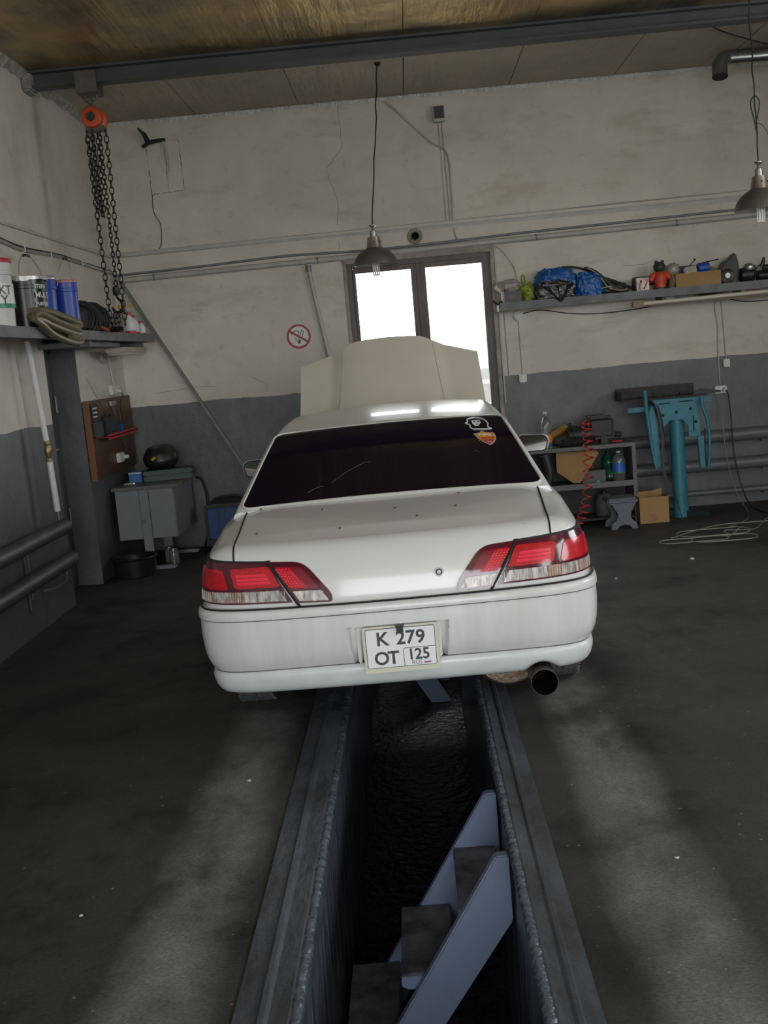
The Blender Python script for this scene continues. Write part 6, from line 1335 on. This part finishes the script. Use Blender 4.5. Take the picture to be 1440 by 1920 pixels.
# blue post stand
BL = mat('stand_blue', (.035, .200, .265), .45, 0, var=.22, scale=7, bump=.12)
sd = thing('work_stand', 'turquoise blue steel post stand with slotted plate and folded arms', 'stand', (2.40, 9.98, 0))
MB().cyl((2.40, 9.98, .06), (2.395, 9.98, .90), .066, n=28).build('post', BL, parent=sd)
MB().cyl((2.40, 9.98, 0), (2.40, 9.98, .12), .072, n=28).build('base_sleeve', BL, parent=sd)
for a in (R(-40), R(75), R(150)): MB().obox((2.40 + .16 * math.cos(a), 9.98 + .16 * math.sin(a), .03), (.22, .05, .06), (0, 0, a)).build('foot', mat('foot_dark_green', (.02, .035, .035), .5), parent=sd, bevel=.008)
pl_ = [(2.175, 1.085), (2.585, 1.085), (2.585, .735), (2.478, .735), (2.478, .835), (2.425, .895), (2.315, .895), (2.262, .835), (2.262, .735), (2.235, .735), (2.205, .99)]
pt = MB().prism(pl_, 'Y', 9.885, 9.900).build('slotted_plate', BL, parent=sd, bevel=.003)
MB().box(2.175, 2.585, 9.90, 10.08, 1.070, 1.085).build('top_plate', BL, parent=sd, bevel=.003)
HOLE = mat('hole_black', (.008, .009, .010), .8)
for x, z in ((2.255, .945), (2.375, .965), (2.505, .985), (2.545, .865)): MB().lathe([(.014, -.002), (.014, .003)], (x, 9.884, z), 16, 'Y').build('hole', HOLE, parent=pt)
for a in ((2.225, 2.325, 1.040, 1.056), (2.405, 2.53, 1.048, 1.064), (2.518, 2.533, .775, .925)): MB().box(a[0], a[1], 9.8825, 9.888, a[2], a[3]).build('slot', HOLE, parent=pt, bevel=.006)
MB().box(1.96, 2.20, 9.955, 9.985, .985, 1.03).build('side_bar', BL, parent=sd, bevel=.003); MB().box(2.56, 2.72, 9.975, 10.0, 1.03, 1.075).build('side_bar', BL, parent=sd, bevel=.003)
al_ = MB().prism([(2.105, .93), (2.15, 1.05), (2.19, .92), (2.205, .49), (2.155, .47), (2.130, .60)], 'Y', 9.83, 9.875).build('folding_arm', BL, parent=sd, bevel=.004)
MB().tube([(2.095, 9.83, 1.185), (2.100, 9.83, 1.0), (2.118, 9.83, .80), (2.135, 9.83, .62), (2.15, 9.83, .58)], .016, 10).build('arm_rail', BL, parent=al_, smooth=60)
ar_ = MB().prism([(2.545, .735), (2.60, .735), (2.605, .45), (2.560, .45)], 'Y', 9.84, 9.88).build('folding_arm', BL, parent=sd, bevel=.004)
MB().tube([(2.590, 9.84, 1.09), (2.60, 9.84, 1.0), (2.635, 9.84, .88), (2.650, 9.84, .75), (2.645, 9.84, .60), (2.63, 9.84, .45)], .015, 10).build('arm_rail', BL, parent=ar_, smooth=60); MB().box(2.612, 2.622, 9.86, 9.88, .46, .80).build('arm_strip', BLACKP, parent=ar_, smooth=0)
ty = thing('parts_tray', 'dusty dark metal tray lying on top of the blue stand', 'tray', (2.30, 10.15, 1.086)); TRM = mat('tray_dusty', (.055, .052, .048), .7, .2, var=.5, scale=14)
MB().box(1.93, 2.70, 10.02, 10.36, 1.086, 1.096).build('floor', TRM, parent=ty, smooth=0)
MB().box(1.93, 2.66, 10.350, 10.362, 1.096, 1.19).build('back_rim', TRM, parent=ty, smooth=0); MB().box(1.925, 1.935, 10.02, 10.36, 1.086, 1.17).build('side_rim', TRM, parent=ty, smooth=0)
MB().prism([(2.58, 1.096), (2.84, 1.096), (2.84, 1.115), (2.66, 1.145)], 'Y', 10.10, 10.11).build('wedge', BLACKP, parent=ty, smooth=0)
for k in range(7):
    a = k * .9; MB().tube([(2.05 + .07 * k, 10.08 + .03 * math.sin(a), 1.105), (2.12 + .06 * k, 10.14 + .05 * math.cos(a), 1.112), (2.10 + .07 * k, 10.22, 1.105)], .008, 6).build('scrap_wire', TRM, parent=ty)
MB().tube(spline([(2.20, 9.79, 1.03), (2.225, 9.785, .90), (2.245, 9.78, .70), (2.285, 9.77, .35), (2.345, 9.72, .03), (2.36, 9.70, .008)], 6), [.004] * 31, 6).build('black_belt', BLACKP, label='thin black cord hanging from the blue stand to the floor', cat='cord')
bq = MB(); P_ = spline([(2.185, 9.795, 1.05, ), (2.21, 9.79, .95), (2.225, 9.79, .75), (2.215, 9.79, .50), (2.26, 9.79, .25)], 6)
bq.grid([[(p.x - .012, p.y, p.z) for p in P_], [(p.x + .012, p.y, p.z) for p in P_], [(p.x + .012, p.y + .004, p.z) for p in P_], [(p.x - .012, p.y + .004, p.z) for p in P_], [(p.x - .012, p.y, p.z) for p in P_]])
bq.build('black_belt', BLACKP, label='flat black rubber belt hanging over the blue stand arm', cat='belt')
# wire coil on the floor
WR_ = mat('wire_pale', (.30, .285, .24), .45, .2); pts = []
loops = [((2.20, 8.76), (.28, .10)), ((2.42, 9.0), (.30, .17)), ((2.42, 8.68), (.26, .14))]
for j, ((cx, cy), (rx, ry)) in enumerate(loops):
    for k in range(16):
        a = 2 * math.pi * k / 15 + .6 * j; pts.append((cx + rx * math.cos(a), cy + ry * math.sin(a), .009 + .006 * j + .004 * math.sin(3 * a)))
pts += [(2.5, 8.95, .03), (2.75, 9.0, .012), (2.90, 9.25, .01), (3.05, 9.5, .01), (3.3, 9.55, .01), (3.7, 9.3, .01)]
MB().tube(spline(pts, 4), .0042, 6).build('wire_coil', WR_, label='loose coil of pale wire on the floor at the right', cat='wire', smooth=60)
MB().tube(spline([(2.05, 8.9, .008), (2.3, 9.15, .008), (2.6, 9.35, .008), (3.0, 9.35, .008), (3.4, 9.42, .008)], 5), .005, 6).build('floor_wire', WR_, label='single pale wire trailing right from the wire coil', cat='wire')
MB().blob((3.42, 9.85, .05), (.12, .16, .07), 51, .2, 3, 18, 10).build('dark_rag', BLACKP, label='dark greasy rag on the floor at the right frame edge', cat='rag', smooth=50)
bl_ = thing('lower_rack_bucket', 'grey plastic can in the bottom of the rack', 'can', (1.72, 9.99, .05)); MB().lathe([(.07, 0), (.085, .02), (.085, .15), (.06, .20), (.03, .21)], (1.72, 10.06, .051), 22).build('body', mat('can_grey', (.10, .105, .105), .5), parent=bl_, smooth=60)
MB().lathe([(.032, .21), (.032, .23), (.0, .231)], (1.72, 10.06, .051), 16).build('cap', BLACKP, parent=bl_)
# ================================================================== LAMPS AND DUCT
LMT = mat('lamp_grey_enamel', (.155, .145, .125), .42, .4, var=.15, scale=10); LNK = mat('lamp_aluminium', (.42, .40, .36), .32, .85); INS = mat('lamp_inside', (.42, .40, .36), .4)
def pendant(label, x, y, zr, rad, h_cord):
    t = thing('pendant_lamp', label, 'lamp', (x, y, zr - .1), 'pendant lamps')
    k = rad / .172
    MB().lathe([(rad, 0), (rad * .985, .012), (rad * .93, .050), (rad * .80, .085), (rad * .60, .115), (rad * .40, .135), (rad * .36, .140)], (x, y, zr), 36, caps=False).build('shade', LMT, parent=t, smooth=60)
    MB().lathe([(rad * .985, .002), (rad * .96, .012), (rad * .90, .048), (rad * .77, .080), (rad * .57, .108), (rad * .36, .130), (0, .131)], (x, y, zr), 36, caps=False).build('shade_inside', INS, parent=t, smooth=60)
    MB().lathe([(rad * .37, .136), (rad * .35, .145), (rad * .28, .225), (rad * .16, .228), (rad * .145, .275), (rad * .09, .278), (rad * .05, .30), (rad * .17, .318), (rad * .17, .323), (rad * .04, .325)], (x, y, zr), 28).build('neck', LNK, parent=t, smooth=35)
    for a in (R(-90), R(-30)): MB().lathe([(.006, -.004), (.006, .0)], (x + .055 * k * math.cos(a), y + .055 * k * math.sin(a), zr + .185), 10, 'Y').build('vent_hole', HOLE, parent=t)
    bs_ = MB().lathe([(.022, .12), (.026, .10), (.026, .02), (.022, .012)], (x, y, zr), 20).build('lampholder', WHP, parent=t)
    TB = mat('cfl_tube', (.58, .57, .52), .25)
    for dx in (-.018, .0, .018):
        MB().tube(spline([(x + dx - .006, y - .012, zr + .02), (x + dx - .006, y - .012, zr - .075), (x + dx, y - .012, zr - .083), (x + dx + .006, y - .012, zr - .075), (x + dx + .006, y - .012, zr + .02)], 4), .0055, 8).build('bulb_tube', TB, parent=bs_, smooth=60)
    rnd = random.Random(int(x * 100)); pts = [(x, y, zr + .32)]
    n = 12
    for q in range(1, n): pts.append((x + rnd.uniform(-.008, .008) + h_cord * q / n, y + rnd.uniform(-.006, .006), lerp(zr + .32, ZC, q / n)))
    pts.append((x + h_cord, y, ZC)); MB().tube(spline(pts, 4), .0055, 6).build('cord', CABLEB, parent=t, smooth=60)
    MB().lathe([(.006, -.03), (.03, 0)], (x + h_cord, y, ZC), 10).build('ceiling_hook', CABLEB, parent=t)
    return t
L1 = pendant('grey bell-shaped pendant lamp hanging in front of the window', -.185, 9.27, 2.44, .185, .150)
L2 = pendant('grey bell-shaped pendant lamp at the right frame edge', 2.545, 7.9, 2.475, .172, -.03)
zc_ = 3.05
MB().tube(spline([(2.535, 7.89, 3.03), (2.515, 7.88, 3.10), (2.50, 7.88, 3.19), (2.53, 7.88, 3.235), (2.56, 7.88, 3.19), (2.545, 7.88, 3.10), (2.53, 7.89, 3.03), (2.545, 7.89, 2.98)], 5), .0045, 6).build('cord_loop', CABLEB, parent=L2, smooth=60)
MB().tube(spline([(2.54, 7.89, 3.06), (2.58, 7.88, 3.03), (2.61, 7.88, 2.97), (2.63, 7.88, 2.90)], 5), .002, 5).build('loose_wire', CABLEB, parent=L2)
GALV = mat('galvanised', (.42, .43, .42), .25, .9, var=.25, scale=5)
du = thing('vent_duct', 'galvanised duct with elbow under the ceiling at the right', 'duct', (3.5, 9.9, 3.79))
MB().cyl((2.96, 9.95, 3.965), (XR - .05, 9.95, 3.945), .062, n=28).build('straight_duct', GALV, parent=du)
MB().lathe([(.065, -.006), (.065, .006)], (3.05, 9.95, 3.963), 28, 'X').build('seam_ring', GALV, parent=du)
MB().tube([(2.97, 9.95, 3.965), (2.93, 9.93, 3.955), (2.885, 9.89, 3.90), (2.875, 9.86, 3.82)], [.062, .064, .064, .062], 24, caps=False).build('elbow', GALV, parent=du, smooth=30)
MB().tube([(2.885, 9.885, 3.895), (2.875, 9.855, 3.795)], [.066, .066], 24, caps=False).build('outlet_sleeve', GALV, parent=du, smooth=30)
MB().tube([(2.884, 9.882, 3.885), (2.8755, 9.857, 3.80)], [.058, .060], 24, caps=True).build('dark_inside', mat('duct_dark', (.02, .02, .02), .7), parent=du)
cable([(2.35, 8.68, 4.0), (2.7, 9.2, 4.01), (3.0, 9.5, 4.0), (3.4, 9.9, 4.005)], .006, CABLEB, 'ceiling_wire', 'loose black wire strung under the ceiling at the right')
# small litter on the floor
LT = mat('litter_white', (.55, .53, .48), .8)
for k, (x, y, s_) in enumerate(((-1.55, 7.9, .009), (-.80, 4.35, .008), (1.35, 7.6, .010), (2.0, 8.05, .018), (-1.2, 3.3, .007), (.75, 3.4, .008))):
    MB().blob((x, y, s_ * .35), (s_, s_ * .8, s_ * .5), k + 3, .2, 2, 8, 6).build('pebble', LT, label=('pale crumb on the floor left of the car', 'pale crumb on the left wheel track', 'pale crumb on the floor right of the car', 'white scrap on the floor near the wire coil', 'pale crumb on the floor at lower left', 'pale crumb on the right wheel track')[k], cat='litter')
